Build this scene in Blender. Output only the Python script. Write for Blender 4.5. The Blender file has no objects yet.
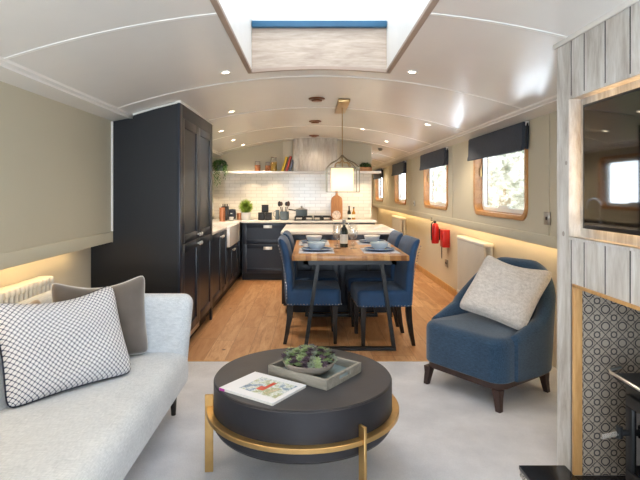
import bpy, bmesh, math, random
from mathutils import Vector, Matrix
random.seed(7)
SC = bpy.context.scene
COL = SC.collection
PI = math.pi

# ------------------------------------------------------------------ materials
def lin(c):
    if isinstance(c, str):
        c = [int(c[i:i+2], 16)/255 for i in (0, 2, 4)]
    return tuple((x/12.92 if x <= .04045 else ((x+.055)/1.055)**2.4) for x in c) + (1,)

class NT:
    def __init__(s, name):
        s.m = bpy.data.materials.new(name); s.m.use_nodes = True
        s.t = s.m.node_tree; s.n = s.t.nodes; s.l = s.t.links
        s.b = s.n['Principled BSDF']; s.out = s.n['Material Output']
    def new(s, t, **k):
        n = s.n.new(t)
        for a, v in k.items(): setattr(n, a, v)
        return n
    def link(s, a, b): s.l.new(a, b)
    def math(s, op, a, b=None, c=None):
        n = s.new('ShaderNodeMath', operation=op)
        for i, v in enumerate((a, b, c)):
            if v is None: continue
            if isinstance(v, (int, float)): n.inputs[i].default_value = v
            else: s.link(v, n.inputs[i])
        return n.outputs[0]
    def mix(s, f, a, b, mode='MIX'):
        n = s.new('ShaderNodeMix', data_type='RGBA', blend_type=mode)
        for i, v in ((0, f), (6, a), (7, b)):
            if isinstance(v, (int, float)): n.inputs[i].default_value = v
            elif isinstance(v, tuple): n.inputs[i].default_value = v
            else: s.link(v, n.inputs[i])
        return n.outputs[2]
    def coord(s, kind='Object', scale=(1, 1, 1)):
        tc = s.new('ShaderNodeTexCoord'); mp = s.new('ShaderNodeMapping')
        mp.inputs['Scale'].default_value = scale
        s.link(tc.outputs[kind], mp.inputs['Vector']); return mp.outputs[0]
    def noise(s, vec, scale, detail=4, rough=.5, dist=0):
        n = s.new('ShaderNodeTexNoise')
        n.inputs['Scale'].default_value = scale; n.inputs['Detail'].default_value = detail
        n.inputs['Roughness'].default_value = rough; n.inputs['Distortion'].default_value = dist
        s.link(vec, n.inputs['Vector']); return n.outputs['Fac']
    def ramp(s, f, stops):
        n = s.new('ShaderNodeValToRGB'); e = n.color_ramp.elements
        while len(e) < len(stops): e.new(.5)
        for i, (p, c) in enumerate(stops):
            e[i].position = p; e[i].color = c if isinstance(c, tuple) else lin(c)
        s.link(f, n.inputs[0]); return n.outputs[0]
    def bump(s, h, strength=.3, dist=.01):
        n = s.new('ShaderNodeBump'); n.inputs['Strength'].default_value = strength
        n.inputs['Distance'].default_value = dist
        s.link(h, n.inputs['Height']); s.link(n.outputs[0], s.b.inputs['Normal'])
    def set(s, **k):
        names = dict(rough='Roughness', metal='Metallic', spec='Specular IOR Level', sheen='Sheen Weight',
                     coat='Coat Weight', trans='Transmission Weight', ior='IOR')
        for a, v in k.items(): s.b.inputs[names[a]].default_value = v
        return s
    def col(s, c):
        if isinstance(c, (tuple, str)):
            s.b.inputs['Base Color'].default_value = lin(c) if isinstance(c, str) else c
        else: s.link(c, s.b.inputs['Base Color'])

def plain(name, c, rough=.5, metal=0, var=.06, vs=6, bs=0, bscale=200, sheen=0, spec=.5, coat=0):
    """a single-colour material with a slight mottling and optional fine bump"""
    t = NT(name); v = t.coord()
    base = lin(c); n = t.noise(v, vs, 3)
    lo = tuple(x*(1-var) for x in base[:3])+(1,); hi = tuple(min(1, x*(1+var)) for x in base[:3])+(1,)
    t.col(t.ramp(n, [(.3, lo), (.7, hi)]))
    t.set(rough=rough, metal=metal, sheen=sheen, spec=spec, coat=coat)
    if bs: t.bump(t.noise(v, bscale, 2), bs, .002)
    return t.m

def emit(name, c, s):
    t = NT(name); t.col((0, 0, 0, 1))
    t.b.inputs['Emission Color'].default_value = lin(c); t.b.inputs['Emission Strength'].default_value = s
    return t.m

def glass(name, tint=(1, 1, 1, 1), gl=.08):
    t = NT(name); t.n.remove(t.b)
    tr = t.new('ShaderNodeBsdfTransparent'); tr.inputs[0].default_value = tint
    g = t.new('ShaderNodeBsdfGlossy'); g.inputs['Roughness'].default_value = .02
    lw = t.new('ShaderNodeLayerWeight'); lw.inputs[0].default_value = .35
    f = t.math('ADD', t.math('MULTIPLY', lw.outputs['Facing'], .45), gl)
    mx = t.new('ShaderNodeMixShader'); t.link(f, mx.inputs[0])
    t.link(tr.outputs[0], mx.inputs[1]); t.link(g.outputs[0], mx.inputs[2])
    t.link(mx.outputs[0], t.out.inputs[0]); return t.m

def wood(name, c1, c2, axis='Y', scale=1, rough=.45, ring=9, var=.5, coord='Object', bs=.1):
    t = NT(name)
    st = {'X': (.12, 1, 1), 'Y': (1, .12, 1), 'Z': (1, 1, .12)}[axis]
    v = t.coord(coord, tuple(k*scale for k in st))
    n = t.noise(v, ring, 6, .6, 1.2); n2 = t.noise(v, ring*7, 3, .6, .3)
    f = t.math('ADD', t.math('MULTIPLY', n, .7), t.math('MULTIPLY', n2, .3))
    t.col(t.ramp(f, [(.5-var/2.6, c1), (.5+var/2.6, c2)])); t.set(rough=rough)
    t.bump(f, bs, .003); return t.m

M = {}
M['ceiling'] = plain('ceiling_satin', 'eeebe7', .2, var=.01, spec=.4)
M['white'] = plain('white_paint', 'eae8e4', .45, var=.02)
M['wall'] = plain('stone_wall_paint', 'c2bba6', .55, var=.015, vs=2)
M['wall_lo'] = plain('lower_wall_paint', 'd6cfbd', .55, var=.015, vs=2)
M['navy'] = plain('navy_cabinet_paint', '1f2735', .36, var=.05)
M['navy_dk'] = plain('dark_plinth', '14171e', .5)
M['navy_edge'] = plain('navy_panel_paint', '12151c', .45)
M['radiator'] = plain('radiator_enamel', 'e6e2d8', .35, var=.02)
M['worktop'] = plain('quartz_worktop', 'ece8e2', .15, var=.05, vs=30)
M['ceramic'] = plain('white_ceramic', 'f0eeea', .12, var=.01)
M['ceramic_blue'] = plain('pale_blue_ceramic', 'c9d6de', .15, var=.03)
M['plate_blue'] = plain('blue_plate', '3d5f8c', .2, var=.2, vs=25)
M['chrome'] = plain('chrome', 'e6e6e6', .28, 1, var=.01)
M['knob'] = plain('polished_nickel_handles', 'f2f2f0', .3, .55, var=.01)
M['gold'] = plain('brushed_gold', 'c9a56c', .36, .9, var=.08, vs=20, bs=.05)
M['brass'] = plain('antique_brass', 'a98d62', .35, 1, var=.08)
M['pewter'] = plain('aged_pewter_brass', '7d7360', .4, .9, var=.1)
M['copper'] = plain('copper_metal', 'cc8a66', .3, 1, var=.08)
M['bronze'] = plain('bronze_vent', '8a5a40', .35, .8, var=.1)
M['blackmetal'] = plain('black_powder_coat', '0d0d0f', .4, var=.1)
M['darkwood'] = plain('black_stained_wood', '1b1614', .3, var=.2, vs=20)
M['brownwood'] = wood('dark_brown_wood', '2a1c18', '46302a', 'Z', 2)
M['velvet'] = plain('blue_velvet', '1b4269', .7, var=.3, vs=6, sheen=.12, bs=.1, bscale=300)
M['stud'] = plain('nickel_studs', 'cfd4da', .2, 1)
M['glass'] = glass('window_glass')
M['wineglass'] = glass('clear_glass', (.97, .98, .98, 1), .1)
M['red'] = plain('red_enamel', 'c01c1c', .35)
M['black'] = plain('black_plastic', '101012', .4)
M['greyplastic'] = plain('brushed_nickel_plate', '9a948a', .35, .6)
M['leaf'] = plain('plant_green', '3f6a2c', .55, var=.35, vs=40)
M['leaf_lt'] = plain('grass_green', '93ab48', .5, var=.35, vs=60)
M['leaf_dk'] = plain('box_green', '2f5524', .6, var=.35, vs=60)
M['screen'] = plain('tv_glass', '050608', .04, var=0, coat=.5)
M['hearth'] = plain('black_slate', '141519', .25, var=.25, vs=8, bs=.1, bscale=40)
M['iron'] = plain('cast_iron', '16181b', .5, var=.15, bs=.15, bscale=150)
M['oak_trim'] = wood('oak_trim', 'b3824a', 'd9ad74', 'Z', 2, .45)
M['oak_win'] = wood('oak_window_frame', 'a8713c', 'cf9a5e', 'Y', 2, .3)
M['blind'] = plain('charcoal_blind_fabric', '363c47', .85, var=.15, vs=60, bs=.25, bscale=500)
M['amber'] = plain('amber_glass', '9a6a1c', .15)
M['olive'] = plain('dark_bottle', '1f241c', .12)
M['label'] = plain('paper_label', 'd9d4c8', .6)
M['slate_pot'] = plain('grey_stoneware', '5d6a72', .4, var=.1)
M['jar_pasta'] = plain('jar_contents_pasta', 'b06a3a', .6, var=.3, vs=90)
M['jar_oil'] = plain('jar_contents_yellow', 'b38a20', .5, var=.3, vs=90)
M['book_y'] = plain('yellow_book_cover', 'd9b21c', .5)
M['book_r'] = plain('red_book_cover', 'b8402c', .5)
M['book_b'] = plain('blue_grey_book_cover', '5a5f78', .5)
M['napkin'] = plain('pale_napkin', 'b9c2cf', .8, var=.25, vs=30, bs=.2)
M['placemat'] = plain('woven_placemat', 'c2c5d0', .8, var=.25, vs=120, bs=.3, bscale=250)
M['bowl_stone'] = plain('stone_bowl', '8a7f74', .75, var=.2, vs=14, bs=.3, bscale=120)
M['soil'] = plain('potting_soil', '2b221c', .95, var=.3, vs=60)
M['su1'] = plain('succulent_green', '75865a', .5, var=.25, vs=60)
M['su2'] = plain('succulent_plum', '443440', .5, var=.3, vs=60)
M['su3'] = plain('succulent_grey', '65705f', .5, var=.25, vs=60)
M['board_end'] = plain('dark_utensil_wood', '4c2f1e', .6)
M['white_panel'] = plain('white_door_paint', 'dfe0dc', .4, var=.02)

def fabric(name, c1, c2, sc=260, rough=.9, sheen=.3, bs=.35):
    t = NT(name); v = t.coord()
    w1 = t.noise(t.coord('Object', (1, .15, 1)), sc, 2); w2 = t.noise(t.coord('Object', (.15, 1, .4)), sc, 2)
    big = t.noise(v, 5, 3)
    f = t.math('ADD', t.math('MULTIPLY', t.math('ADD', w1, w2), .4), t.math('MULTIPLY', big, .2))
    t.col(t.ramp(f, [(.36, c1), (.64, c2)])); t.set(rough=rough, sheen=sheen, spec=.2)
    t.bump(f, bs, .003); return t.m
M['sofa'] = fabric('pale_grey_sofa_weave', 'b6bdc4', 'd8dde2')
M['armchair'] = fabric('denim_blue_weave', '1c3248', '365068')
M['linen'] = fabric('oatmeal_linen', 'b2aba4', 'd6d0ca', 160)
M['taupe'] = plain('taupe_velvet', '655d57', .8, var=.2, vs=6, sheen=.6, bs=.1, bscale=300)
M['taupe_lt'] = plain('brown_velvet', '8c7a68', .8, var=.2, vs=6, sheen=.6, bs=.1, bscale=300)
M['piping_w'] = plain('white_piping', 'dcdad6', .8)
M['piping_n'] = plain('navy_piping', '1d2233', .8)

def diamond_fabric():
    t = NT('navy_lattice_print'); tc = t.new('ShaderNodeTexCoord')
    sp = t.new('ShaderNodeSeparateXYZ'); t.link(tc.outputs['UV'], sp.inputs[0])
    p = .0245
    a = t.math('MULTIPLY', t.math('ADD', sp.outputs[0], sp.outputs[1]), 1/p)
    b = t.math('MULTIPLY', t.math('SUBTRACT', sp.outputs[0], sp.outputs[1]), 1/p)
    fa = t.math('ABSOLUTE', t.math('SUBTRACT', t.math('FRACT', a), .5))
    fb = t.math('ABSOLUTE', t.math('SUBTRACT', t.math('FRACT', b), .5))
    near = t.math('MINIMUM', fa, fb)
    f = t.math('LESS_THAN', near, .07)
    dots = t.math('LESS_THAN', t.math('MAXIMUM', fa, fb), .16)
    f = t.math('MAXIMUM', f, dots)
    t.col(t.mix(f, lin('dcdcde'), lin('343c58'))); t.set(rough=.85, spec=.2)
    return t.m
M['diamond'] = diamond_fabric()

def floor_oak():
    t = NT('oak_plank_floor'); tc = t.new('ShaderNodeTexCoord')
    sp = t.new('ShaderNodeSeparateXYZ'); t.link(tc.outputs['Object'], sp.inputs[0])
    row = t.math('FLOOR', t.math('DIVIDE', sp.outputs[0], .165))
    wn = t.new('ShaderNodeTexWhiteNoise', noise_dimensions='1D'); t.link(row, wn.inputs['W'])
    yy = t.math('ADD', sp.outputs[1], t.math('MULTIPLY', wn.outputs['Value'], 1.7))
    brd = t.math('FLOOR', t.math('DIVIDE', yy, 1.35))
    cb = t.new('ShaderNodeCombineXYZ'); t.link(row, cb.inputs[0]); t.link(brd, cb.inputs[1])
    wn2 = t.new('ShaderNodeTexWhiteNoise', noise_dimensions='2D'); t.link(cb.outputs[0], wn2.inputs['Vector'])
    rnd = wn2.outputs['Value']
    cv = t.new('ShaderNodeCombineXYZ')
    t.link(t.math('ADD', sp.outputs[0], t.math('MULTIPLY', rnd, 7)), cv.inputs[0])
    t.link(t.math('MULTIPLY', yy, .13), cv.inputs[1]); t.link(rnd, cv.inputs[2])
    g = t.noise(cv.outputs[0], 13, 6, .62, 1.4); g2 = t.noise(cv.outputs[0], 90, 3, .6)
    f = t.math('ADD', t.math('MULTIPLY', g, .75), t.math('MULTIPLY', g2, .25))
    c = t.ramp(f, [(.3, '8c6038'), (.48, 'c2946a'), (.72, 'debb90')])
    c = t.mix(t.math('MULTIPLY', rnd, .7), c, lin('a06a38'))
    kn = t.new('ShaderNodeTexVoronoi'); kn.inputs['Scale'].default_value = 2.2
    t.link(tc.outputs['Object'], kn.inputs['Vector'])
    c = t.mix(t.math('LESS_THAN', kn.outputs['Distance'], .035), c, lin('5c3a1c'))
    fx = t.math('FRACT', t.math('DIVIDE', sp.outputs[0], .165)); fy = t.math('FRACT', t.math('DIVIDE', yy, 1.35))
    gap = t.math('MAXIMUM', t.math('LESS_THAN', fx, .015), t.math('LESS_THAN', fy, .003))
    t.col(t.mix(t.math('MULTIPLY', gap, .75), c, lin('4a2f18'))); t.set(rough=.42)
    t.bump(t.math('SUBTRACT', f, t.math('MULTIPLY', gap, 1)), .12, .003); return t.m
M['floor'] = floor_oak()

def carpet():
    t = NT('pale_grey_carpet'); v = t.coord()
    n = t.noise(v, 260, 3, .7); b = t.noise(v, 3.2, 3, .6)
    f = t.math('ADD', t.math('MULTIPLY', n, .45), t.math('MULTIPLY', b, .55))
    t.col(t.ramp(f, [(.35, 'bdc0c8'), (.65, 'dfe1e8')])); t.set(rough=.95, sheen=.3, spec=.1)
    t.bump(n, .6, .006); return t.m
M['carpet'] = carpet()

def brick_tiles():
    t = NT('white_brick_tiles'); tc = t.new('ShaderNodeTexCoord')
    sp = t.new('ShaderNodeSeparateXYZ'); t.link(tc.outputs['Object'], sp.inputs[0])
    cb = t.new('ShaderNodeCombineXYZ'); t.link(sp.outputs[0], cb.inputs[0]); t.link(sp.outputs[2], cb.inputs[1])
    br = t.new('ShaderNodeTexBrick'); t.link(cb.outputs[0], br.inputs['Vector'])
    br.inputs['Scale'].default_value = 1; br.inputs['Brick Width'].default_value = .17
    br.inputs['Row Height'].default_value = .053; br.inputs['Mortar Size'].default_value = .003
    br.inputs['Color1'].default_value = lin('e8e3d9'); br.inputs['Color2'].default_value = lin('dcd6cb')
    br.inputs['Mortar'].default_value = lin('c6bfb3'); t.link(br.outputs['Color'], t.b.inputs['Base Color'])
    t.set(rough=.15); inv = t.math('SUBTRACT', 1, br.outputs['Fac']); t.bump(inv, .4, .004); return t.m
M['tiles'] = brick_tiles()

def deco_tiles(name, ax, ay, light, dark):
    """encaustic pattern: big octagon rings, small rings between, diagonal lattice"""
    t = NT(name); tc = t.new('ShaderNodeTexCoord')
    sp = t.new('ShaderNodeSeparateXYZ'); t.link(tc.outputs['Object'], sp.inputs[0])
    P = .0745
    def cell(k, off):
        return t.math('SUBTRACT', t.math('FRACT', t.math('ADD', t.math('DIVIDE', sp.outputs[k], P), off)), .5)
    def ring(off, r, w):
        u = t.math('ABSOLUTE', cell(ax, off)); v = t.math('ABSOLUTE', cell(ay, off))
        d = t.math('MAXIMUM', t.math('MAXIMUM', u, v), t.math('MULTIPLY', t.math('ADD', u, v), .74))
        return t.math('LESS_THAN', t.math('ABSOLUTE', t.math('SUBTRACT', d, r)), w), d
    r1, d1 = ring(0, .235, .035); r2, d2 = ring(.5, .165, .035); r0, d0 = ring(0, .34, .012)
    u = cell(ax, 0); v = cell(ay, 0)
    l1 = t.math('ABSOLUTE', t.math('SUBTRACT', t.math('ABSOLUTE', u), t.math('ABSOLUTE', v)))
    la = t.math('LESS_THAN', l1, .022)
    out = t.math('MULTIPLY', t.math('GREATER_THAN', d1, .3), t.math('GREATER_THAN', d2, .2))
    edge = t.math('ABSOLUTE', t.math('SUBTRACT', t.math('ADD', t.math('ABSOLUTE', u), t.math('ABSOLUTE', v)), .5))
    lb = t.math('LESS_THAN', edge, .028)
    f = t.math('MAXIMUM', t.math('MAXIMUM', r1, r2), t.math('MULTIPLY', t.math('MAXIMUM', la, lb), out))
    f = t.math('MAXIMUM', f, t.math('MULTIPLY', r0, .8))
    t.col(t.mix(f, lin(light), lin(dark))); t.set(rough=.55); return t.m
M['deco'] = deco_tiles('patterned_fireplace_tiles', 0, 2, 'a89c8e', '2b282b')
M['deco_y'] = deco_tiles('patterned_fireplace_side_tiles', 1, 2, 'a89c8e', '2b282b')
M['deco_white'] = deco_tiles('patterned_hearth_tiles', 1, 2, 'd8d4cc', '34322f')

def whitewash(name, c1, c2, c3):
    t = NT(name); v = t.coord('Object', (1, 1, .16)); tc = t.new('ShaderNodeTexCoord')
    sp = t.new('ShaderNodeSeparateXYZ'); t.link(tc.outputs['Object'], sp.inputs[0])
    row = t.math('FLOOR', t.math('DIVIDE', t.math('ADD', sp.outputs[1], t.math('MULTIPLY', sp.outputs[0], 3)), .15))
    wn = t.new('ShaderNodeTexWhiteNoise', noise_dimensions='1D'); t.link(row, wn.inputs['W'])
    g = t.noise(v, 7, 7, .7, 1.2); g2 = t.noise(v, 40, 4, .7, .5)
    f = t.math('ADD', t.math('MULTIPLY', g, .75), t.math('MULTIPLY', g2, .25))
    c = t.ramp(f, [(.34, c1), (.5, c2), (.64, c3)])
    c = t.mix(t.math('MULTIPLY', wn.outputs['Value'], .25), c, lin(c2))
    kn = t.new('ShaderNodeTexVoronoi'); kn.inputs['Scale'].default_value = 5
    t.link(tc.outputs['Object'], kn.inputs['Vector'])
    c = t.mix(t.math('MULTIPLY', t.math('LESS_THAN', kn.outputs['Distance'], .06), .6), c, lin('6e5f50'))
    t.col(c); t.set(rough=.6); t.bump(f, .25, .004); return t.m
M['planks'] = whitewash('whitewashed_planks', '9a8f84', 'c8c3bc', 'e4e2df')
M['sky_wood'] = wood('limed_skylight_wood', '9a8676', 'cbbaa9', 'X', 1.6, .5, 10, .5)
M['table_top'] = None
def butcher():
    t = NT('butcher_block_top'); tc = t.new('ShaderNodeTexCoord')
    sp = t.new('ShaderNodeSeparateXYZ'); t.link(tc.outputs['Object'], sp.inputs[0])
    row = t.math('FLOOR', t.math('DIVIDE', sp.outputs[0], .045))
    wn = t.new('ShaderNodeTexWhiteNoise', noise_dimensions='1D'); t.link(row, wn.inputs['W'])
    yy = t.math('FLOOR', t.math('DIVIDE', t.math('ADD', sp.outputs[1], t.math('MULTIPLY', wn.outputs['Value'], 3)), .4))
    cb = t.new('ShaderNodeCombineXYZ'); t.link(row, cb.inputs[0]); t.link(yy, cb.inputs[1])
    w2 = t.new('ShaderNodeTexWhiteNoise', noise_dimensions='2D'); t.link(cb.outputs[0], w2.inputs['Vector'])
    g = t.noise(t.coord('Object', (1, .1, 1)), 30, 5, .6, .8)
    f = t.math('ADD', t.math('MULTIPLY', w2.outputs['Value'], .5), t.math('MULTIPLY', g, .5))
    t.col(t.ramp(f, [(.2, '7c4f2c'), (.5, 'ab7a48'), (.8, 'c49a66')])); t.set(rough=.33); return t.m
M['table_top'] = butcher()
M['drum'] = plain('dark_zinc_drum', '3b3c41', .42, .25, var=.18, vs=5, bs=.1, bscale=60)
M['drum_side'] = plain('dark_zinc_side', '313136', .42, .35, var=.15, vs=8)
M['tray'] = wood('weathered_grey_wood', '6d6a62', '9a958b', 'X', 3, .7)
M['tray_in'] = plain('worn_teal_tray_base', '6e8084', .7, var=.2, vs=12)
M['chop'] = wood('chopping_board_wood', '8c5a30', 'bb8654', 'Z', 2, .5)
M['hull'] = plain('exterior_steel', '30343c', .5)
def shade_mat():
    t = NT('ivory_lamp_shade'); t.n.remove(t.b)
    d = t.new('ShaderNodeBsdfDiffuse'); d.inputs[0].default_value = lin('f2e8d2')
    tr = t.new('ShaderNodeBsdfTranslucent'); tr.inputs[0].default_value = lin('f6e6c4')
    mx = t.new('ShaderNodeMixShader'); mx.inputs[0].default_value = .6
    e = t.new('ShaderNodeEmission'); e.inputs[0].default_value = lin('ffeecb'); e.inputs[1].default_value = .55
    ad = t.new('ShaderNodeAddShader')
    t.link(d.outputs[0], mx.inputs[1]); t.link(tr.outputs[0], mx.inputs[2])
    t.link(mx.outputs[0], ad.inputs[0]); t.link(e.outputs[0], ad.inputs[1]); t.link(ad.outputs[0], t.out.inputs[0])
    return t.m
M['shade'] = shade_mat()
M['led'] = emit('warm_led', 'ffd79a', 16)
M['led_tv'] = emit('warm_led_tv', 'ffce88', 13)
M['down'] = emit('downlight_lens', 'ffeccc', 14)
M['candle'] = emit('tealight_glow', 'ffb060', 3)
def magazine_mat():
    t = NT('magazine_cover'); tc = t.new('ShaderNodeTexCoord')
    sp = t.new('ShaderNodeSeparateXYZ'); t.link(tc.outputs['Object'], sp.inputs[0])
    def band(o, a, b):
        return t.math('MULTIPLY', t.math('GREATER_THAN', o, a), t.math('LESS_THAN', o, b))
    X, Y = sp.outputs[0], sp.outputs[1]
    m = t.math('MULTIPLY', band(X, -.075, .125), band(Y, -.075, .085))
    n = t.noise(tc.outputs['Object'], 22, 5, .7)
    pic = t.ramp(n, [(.3, '2f4668'), (.42, '7c97b0'), (.5, 'dfe3e0'), (.58, '8a9d72'), (.66, 'c8b49a'), (.8, 'e8e6e0')])
    pic = t.mix(t.math('MULTIPLY', band(X, .01, .03), band(Y, -.04, .06)), pic, lin('c8442e'))
    pic = t.mix(t.math('MULTIPLY', band(X, -.01, .01), band(Y, -.04, .0)), pic, lin('c85040'))
    c = t.mix(m, lin('dfe1e6'), pic)
    t.col(c); t.set(rough=.3); return t.m
M['magazine'] = magazine_mat()
M['pages'] = plain('magazine_pages', 'dcdcd8', .6)
M['pink'] = plain('pink_spine_label', 'b03a9a', .5)
def bank_mat():
    t = NT('sunlit_bank_foliage'); v = t.coord()
    n = t.noise(v, 7, 8, .8); n2 = t.noise(v, 2, 4, .6)
    f = t.math('ADD', t.math('MULTIPLY', n, .7), t.math('MULTIPLY', n2, .3))
    t.col(t.ramp(f, [(.40, '43472f'), (.47, '7c7c62'), (.52, 'b9b6a4'), (.6, 'e6e2d6')])); t.set(rough=.9); return t.m
M['bank'] = bank_mat()
M['grass'] = plain('towpath_grass', '6f8a4c', .9, var=.3, vs=3)

# ------------------------------------------------------------------ mesh builder
class MB:
    def __init__(s): s.bm = bmesh.new(); s.uv = None
    def box(s, a, b, bev=0, seg=2, rot=None, piv=None):
        c = [(a[i]+b[i])/2 for i in range(3)]; d = [abs(b[i]-a[i]) for i in range(3)]
        mt = Matrix.Translation(c) @ Matrix.Diagonal((*d, 1))
        g = bmesh.ops.create_cube(s.bm, size=1, matrix=mt); vs = g['verts']
        if bev:
            es = list({e for v in vs for e in v.link_edges})
            r = bmesh.ops.bevel(s.bm, geom=es, offset=min(bev, min(d)*.49), segments=seg, profile=.5, affect='EDGES')
            vs = list({v for f in r['faces'] for v in f.verts})
        if rot is not None:
            bmesh.ops.rotate(s.bm, cent=piv or c, matrix=rot, verts=vs)
        return s
    def cyl(s, p0, p1, r0, r1=None, n=20, caps=True):
        return s.tube([p0, p1], [r0, r0 if r1 is None else r1], n, caps)
    def tube(s, pts, rad, n=12, caps=True, closed=False, flat=None):
        pts = [Vector(p) for p in pts]
        if isinstance(rad, (int, float)): rad = [rad]*len(pts)
        rings = []; up = None; N = len(pts)
        for i, p in enumerate(pts):
            if closed: d = pts[(i+1) % N]-pts[i-1]
            else: d = pts[min(i+1, N-1)]-pts[max(i-1, 0)]
            d.normalize()
            if up is None: up = Vector((0, 0, 1)) if abs(d.z) < .9 else Vector((1, 0, 0))
            x = d.cross(up)
            if x.length < 1e-5: x = d.cross(Vector((0, 1, 0)))
            x.normalize(); y = x.cross(d); y.normalize(); up = y
            rings.append([s.bm.verts.new(p+(x*math.cos(2*PI*k/n)*(1 if not flat else flat[0])+y*math.sin(2*PI*k/n)*(1 if not flat else flat[1]))*rad[i]) for k in range(n)])
        s._skin(rings, caps, closed); return s
    def _skin(s, rings, caps=True, closed=False):
        n = len(rings[0]); N = len(rings)
        for i in range(N if closed else N-1):
            a, b = rings[i], rings[(i+1) % N]
            for k in range(n): s.bm.faces.new((a[k], a[(k+1) % n], b[(k+1) % n], b[k]))
        if caps and not closed:
            s.bm.faces.new(rings[0][::-1]); s.bm.faces.new(rings[-1])
    def loft(s, rings, caps=True, closed=False):
        s._skin([[s.bm.verts.new(p) for p in r] for r in rings], caps, closed); return s
    def lathe(s, prof, n=32, o=(0, 0, 0)):
        """prof: list of (r,z); r==0 ends close to a point"""
        rings = []
        for r, z in prof:
            if r < 1e-6: rings.append([s.bm.verts.new((o[0], o[1], o[2]+z))])
            else: rings.append([s.bm.verts.new((o[0]+r*math.cos(2*PI*k/n), o[1]+r*math.sin(2*PI*k/n), o[2]+z)) for k in range(n)])
        for a, b in zip(rings, rings[1:]):
            for k in range(n):
                k2 = (k+1) % n
                if len(a) == 1 and len(b) == 1: continue
                if len(a) == 1: s.bm.faces.new((a[0], b[k2], b[k]))
                elif len(b) == 1: s.bm.faces.new((a[k], a[k2], b[0]))
                else: s.bm.faces.new((a[k], a[k2], b[k2], b[k]))
        return s
    def pad(s, w, d, z0, z1, rc, re, o=(0, 0), seg=6, crown=0, bottom=None, n=None):
        """soft rounded slab: plan w x d with corner radius rc, edge rounding re, crowned top"""
        rb = re if bottom is None else bottom
        def outline(ins):
            pts = []; W, D, R = w/2-ins, d/2-ins, max(rc-ins, .004)
            for cx, cy, a0 in ((W-R, D-R, 0), (-W+R, D-R, 90), (-W+R, -D+R, 180), (W-R, -D+R, 270)):
                for k in range(seg+1):
                    a = math.radians(a0+90*k/seg); pts.append((o[0]+cx+R*math.cos(a), o[1]+cy+R*math.sin(a)))
            return pts
        rings = []
        for k in range(5):
            a = PI/2*k/4; rings.append([(x, y, z0+rb*(1-math.sin(a))) for x, y in outline(rb*(1-math.cos(a)))])
        rings = rings[::-1]
        rings = [[(x, y, z0+rb*(1-math.cos(PI/2*k/4))) for x, y in outline(rb*(1-math.sin(PI/2*k/4)))] for k in range(5)]
        for k in range(6):
            a = PI/2*k/5; rings.append([(x, y, z1-re*(1-math.sin(a))) for x, y in outline(re*(1-math.cos(a)))])
        base = re
        m = min(w, d)/2
        for q in (.35, .65, .9):
            ins = re+(m-re)*q*.9; rings.append([(x, y, z1+crown*math.sin(q*PI/2)) for x, y in outline(ins)])
        s.loft(rings); return s
    def prism(s, poly, z0, z1, axis='Z'):
        def P(u, v, w): return {'Z': (u, v, w), 'Y': (u, w, v), 'X': (w, u, v)}[axis]
        s.loft([[P(u, v, z0) for u, v in poly], [P(u, v, z1) for u, v in poly]]); return s
    def quad(s, *p):
        s.bm.faces.new([s.bm.verts.new(q) for q in p]); return s
    def ball(s, c, r, sub=2, sc=(1, 1, 1)):
        bmesh.ops.create_icosphere(s.bm, subdivisions=sub, radius=r, matrix=Matrix.Translation(c) @ Matrix.Diagonal((*sc, 1))); return s
    def build(s, name, m, parent=None, angle=40, solid=0):
        bmesh.ops.recalc_face_normals(s.bm, faces=s.bm.faces)
        me = bpy.data.meshes.new(name); s.bm.to_mesh(me); s.bm.free()
        for p in me.polygons: p.use_smooth = True
        me.set_sharp_from_angle(angle=math.radians(angle))
        me.materials.append(m)
        ob = bpy.data.objects.new(name, me); COL.objects.link(ob)
        if parent: ob.parent = parent
        if solid:
            md = ob.modifiers.new('thickness', 'SOLIDIFY'); md.thickness = solid; md.offset = 0
        return ob

def tag(o, label, cat, group=None, kind=None):
    if label: o['label'] = label
    if cat: o['category'] = cat
    if group: o['group'] = group
    if kind: o['kind'] = kind
    return o
def thing(name, label, cat, loc=(0, 0, 0), rz=0, group=None):
    o = bpy.data.objects.new(name, None); o.empty_display_size = .1; COL.objects.link(o)
    o.location = loc; o.rotation_euler = (0, 0, rz); return tag(o, label, cat, group)
def struct(o, label=None, cat=None):
    o['kind'] = 'structure'
    if label: o['label'] = label
    if cat: o['category'] = cat
    return o
def dup(root, loc, rz, label, group=None):
    def cp(o, par):
        c = o.copy(); COL.objects.link(c); c.parent = par
        for ch in o.children: cp(ch, c)
        return c
    r = cp(root, None); r.location = loc; r.rotation_euler = (0, 0, rz); r['label'] = label
    if group: r['group'] = group
    return r
def single(name, mb, m, label, cat, loc=(0, 0, 0), rz=0, group=None, **k):
    o = mb.build(name, m, **k); o.location = loc; o.rotation_euler = (0, 0, rz); return tag(o, label, cat, group)

# ------------------------------------------------------------------ camera
cam = bpy.data.cameras.new('camera'); co = bpy.data.objects.new('camera', cam); COL.objects.link(co)
co.location = (0, 0, 1.3); co.rotation_euler = (PI/2, 0, 0)
cam.sensor_width = 36; cam.lens = 510/640*36; cam.shift_x = 10/640; cam.shift_y = -48/640
cam.clip_start = .05; SC.camera = co

# ------------------------------------------------------------------ shell
CX = .065                      # centre line of the boat
XL, XR = -1.53, 1.67           # upper side panels
XLL, XRL = -1.69, 1.81         # lower side walls
Y0, Y1, YK = -1.6, 13.7, 8.1   # aft end, far end, kitchen back wall
LEDGE, WTOP = .92, 1.845
def zc(x): return 2.13-.11*(x-CX)**2
GC = 3.915                     # carpet edge

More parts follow.
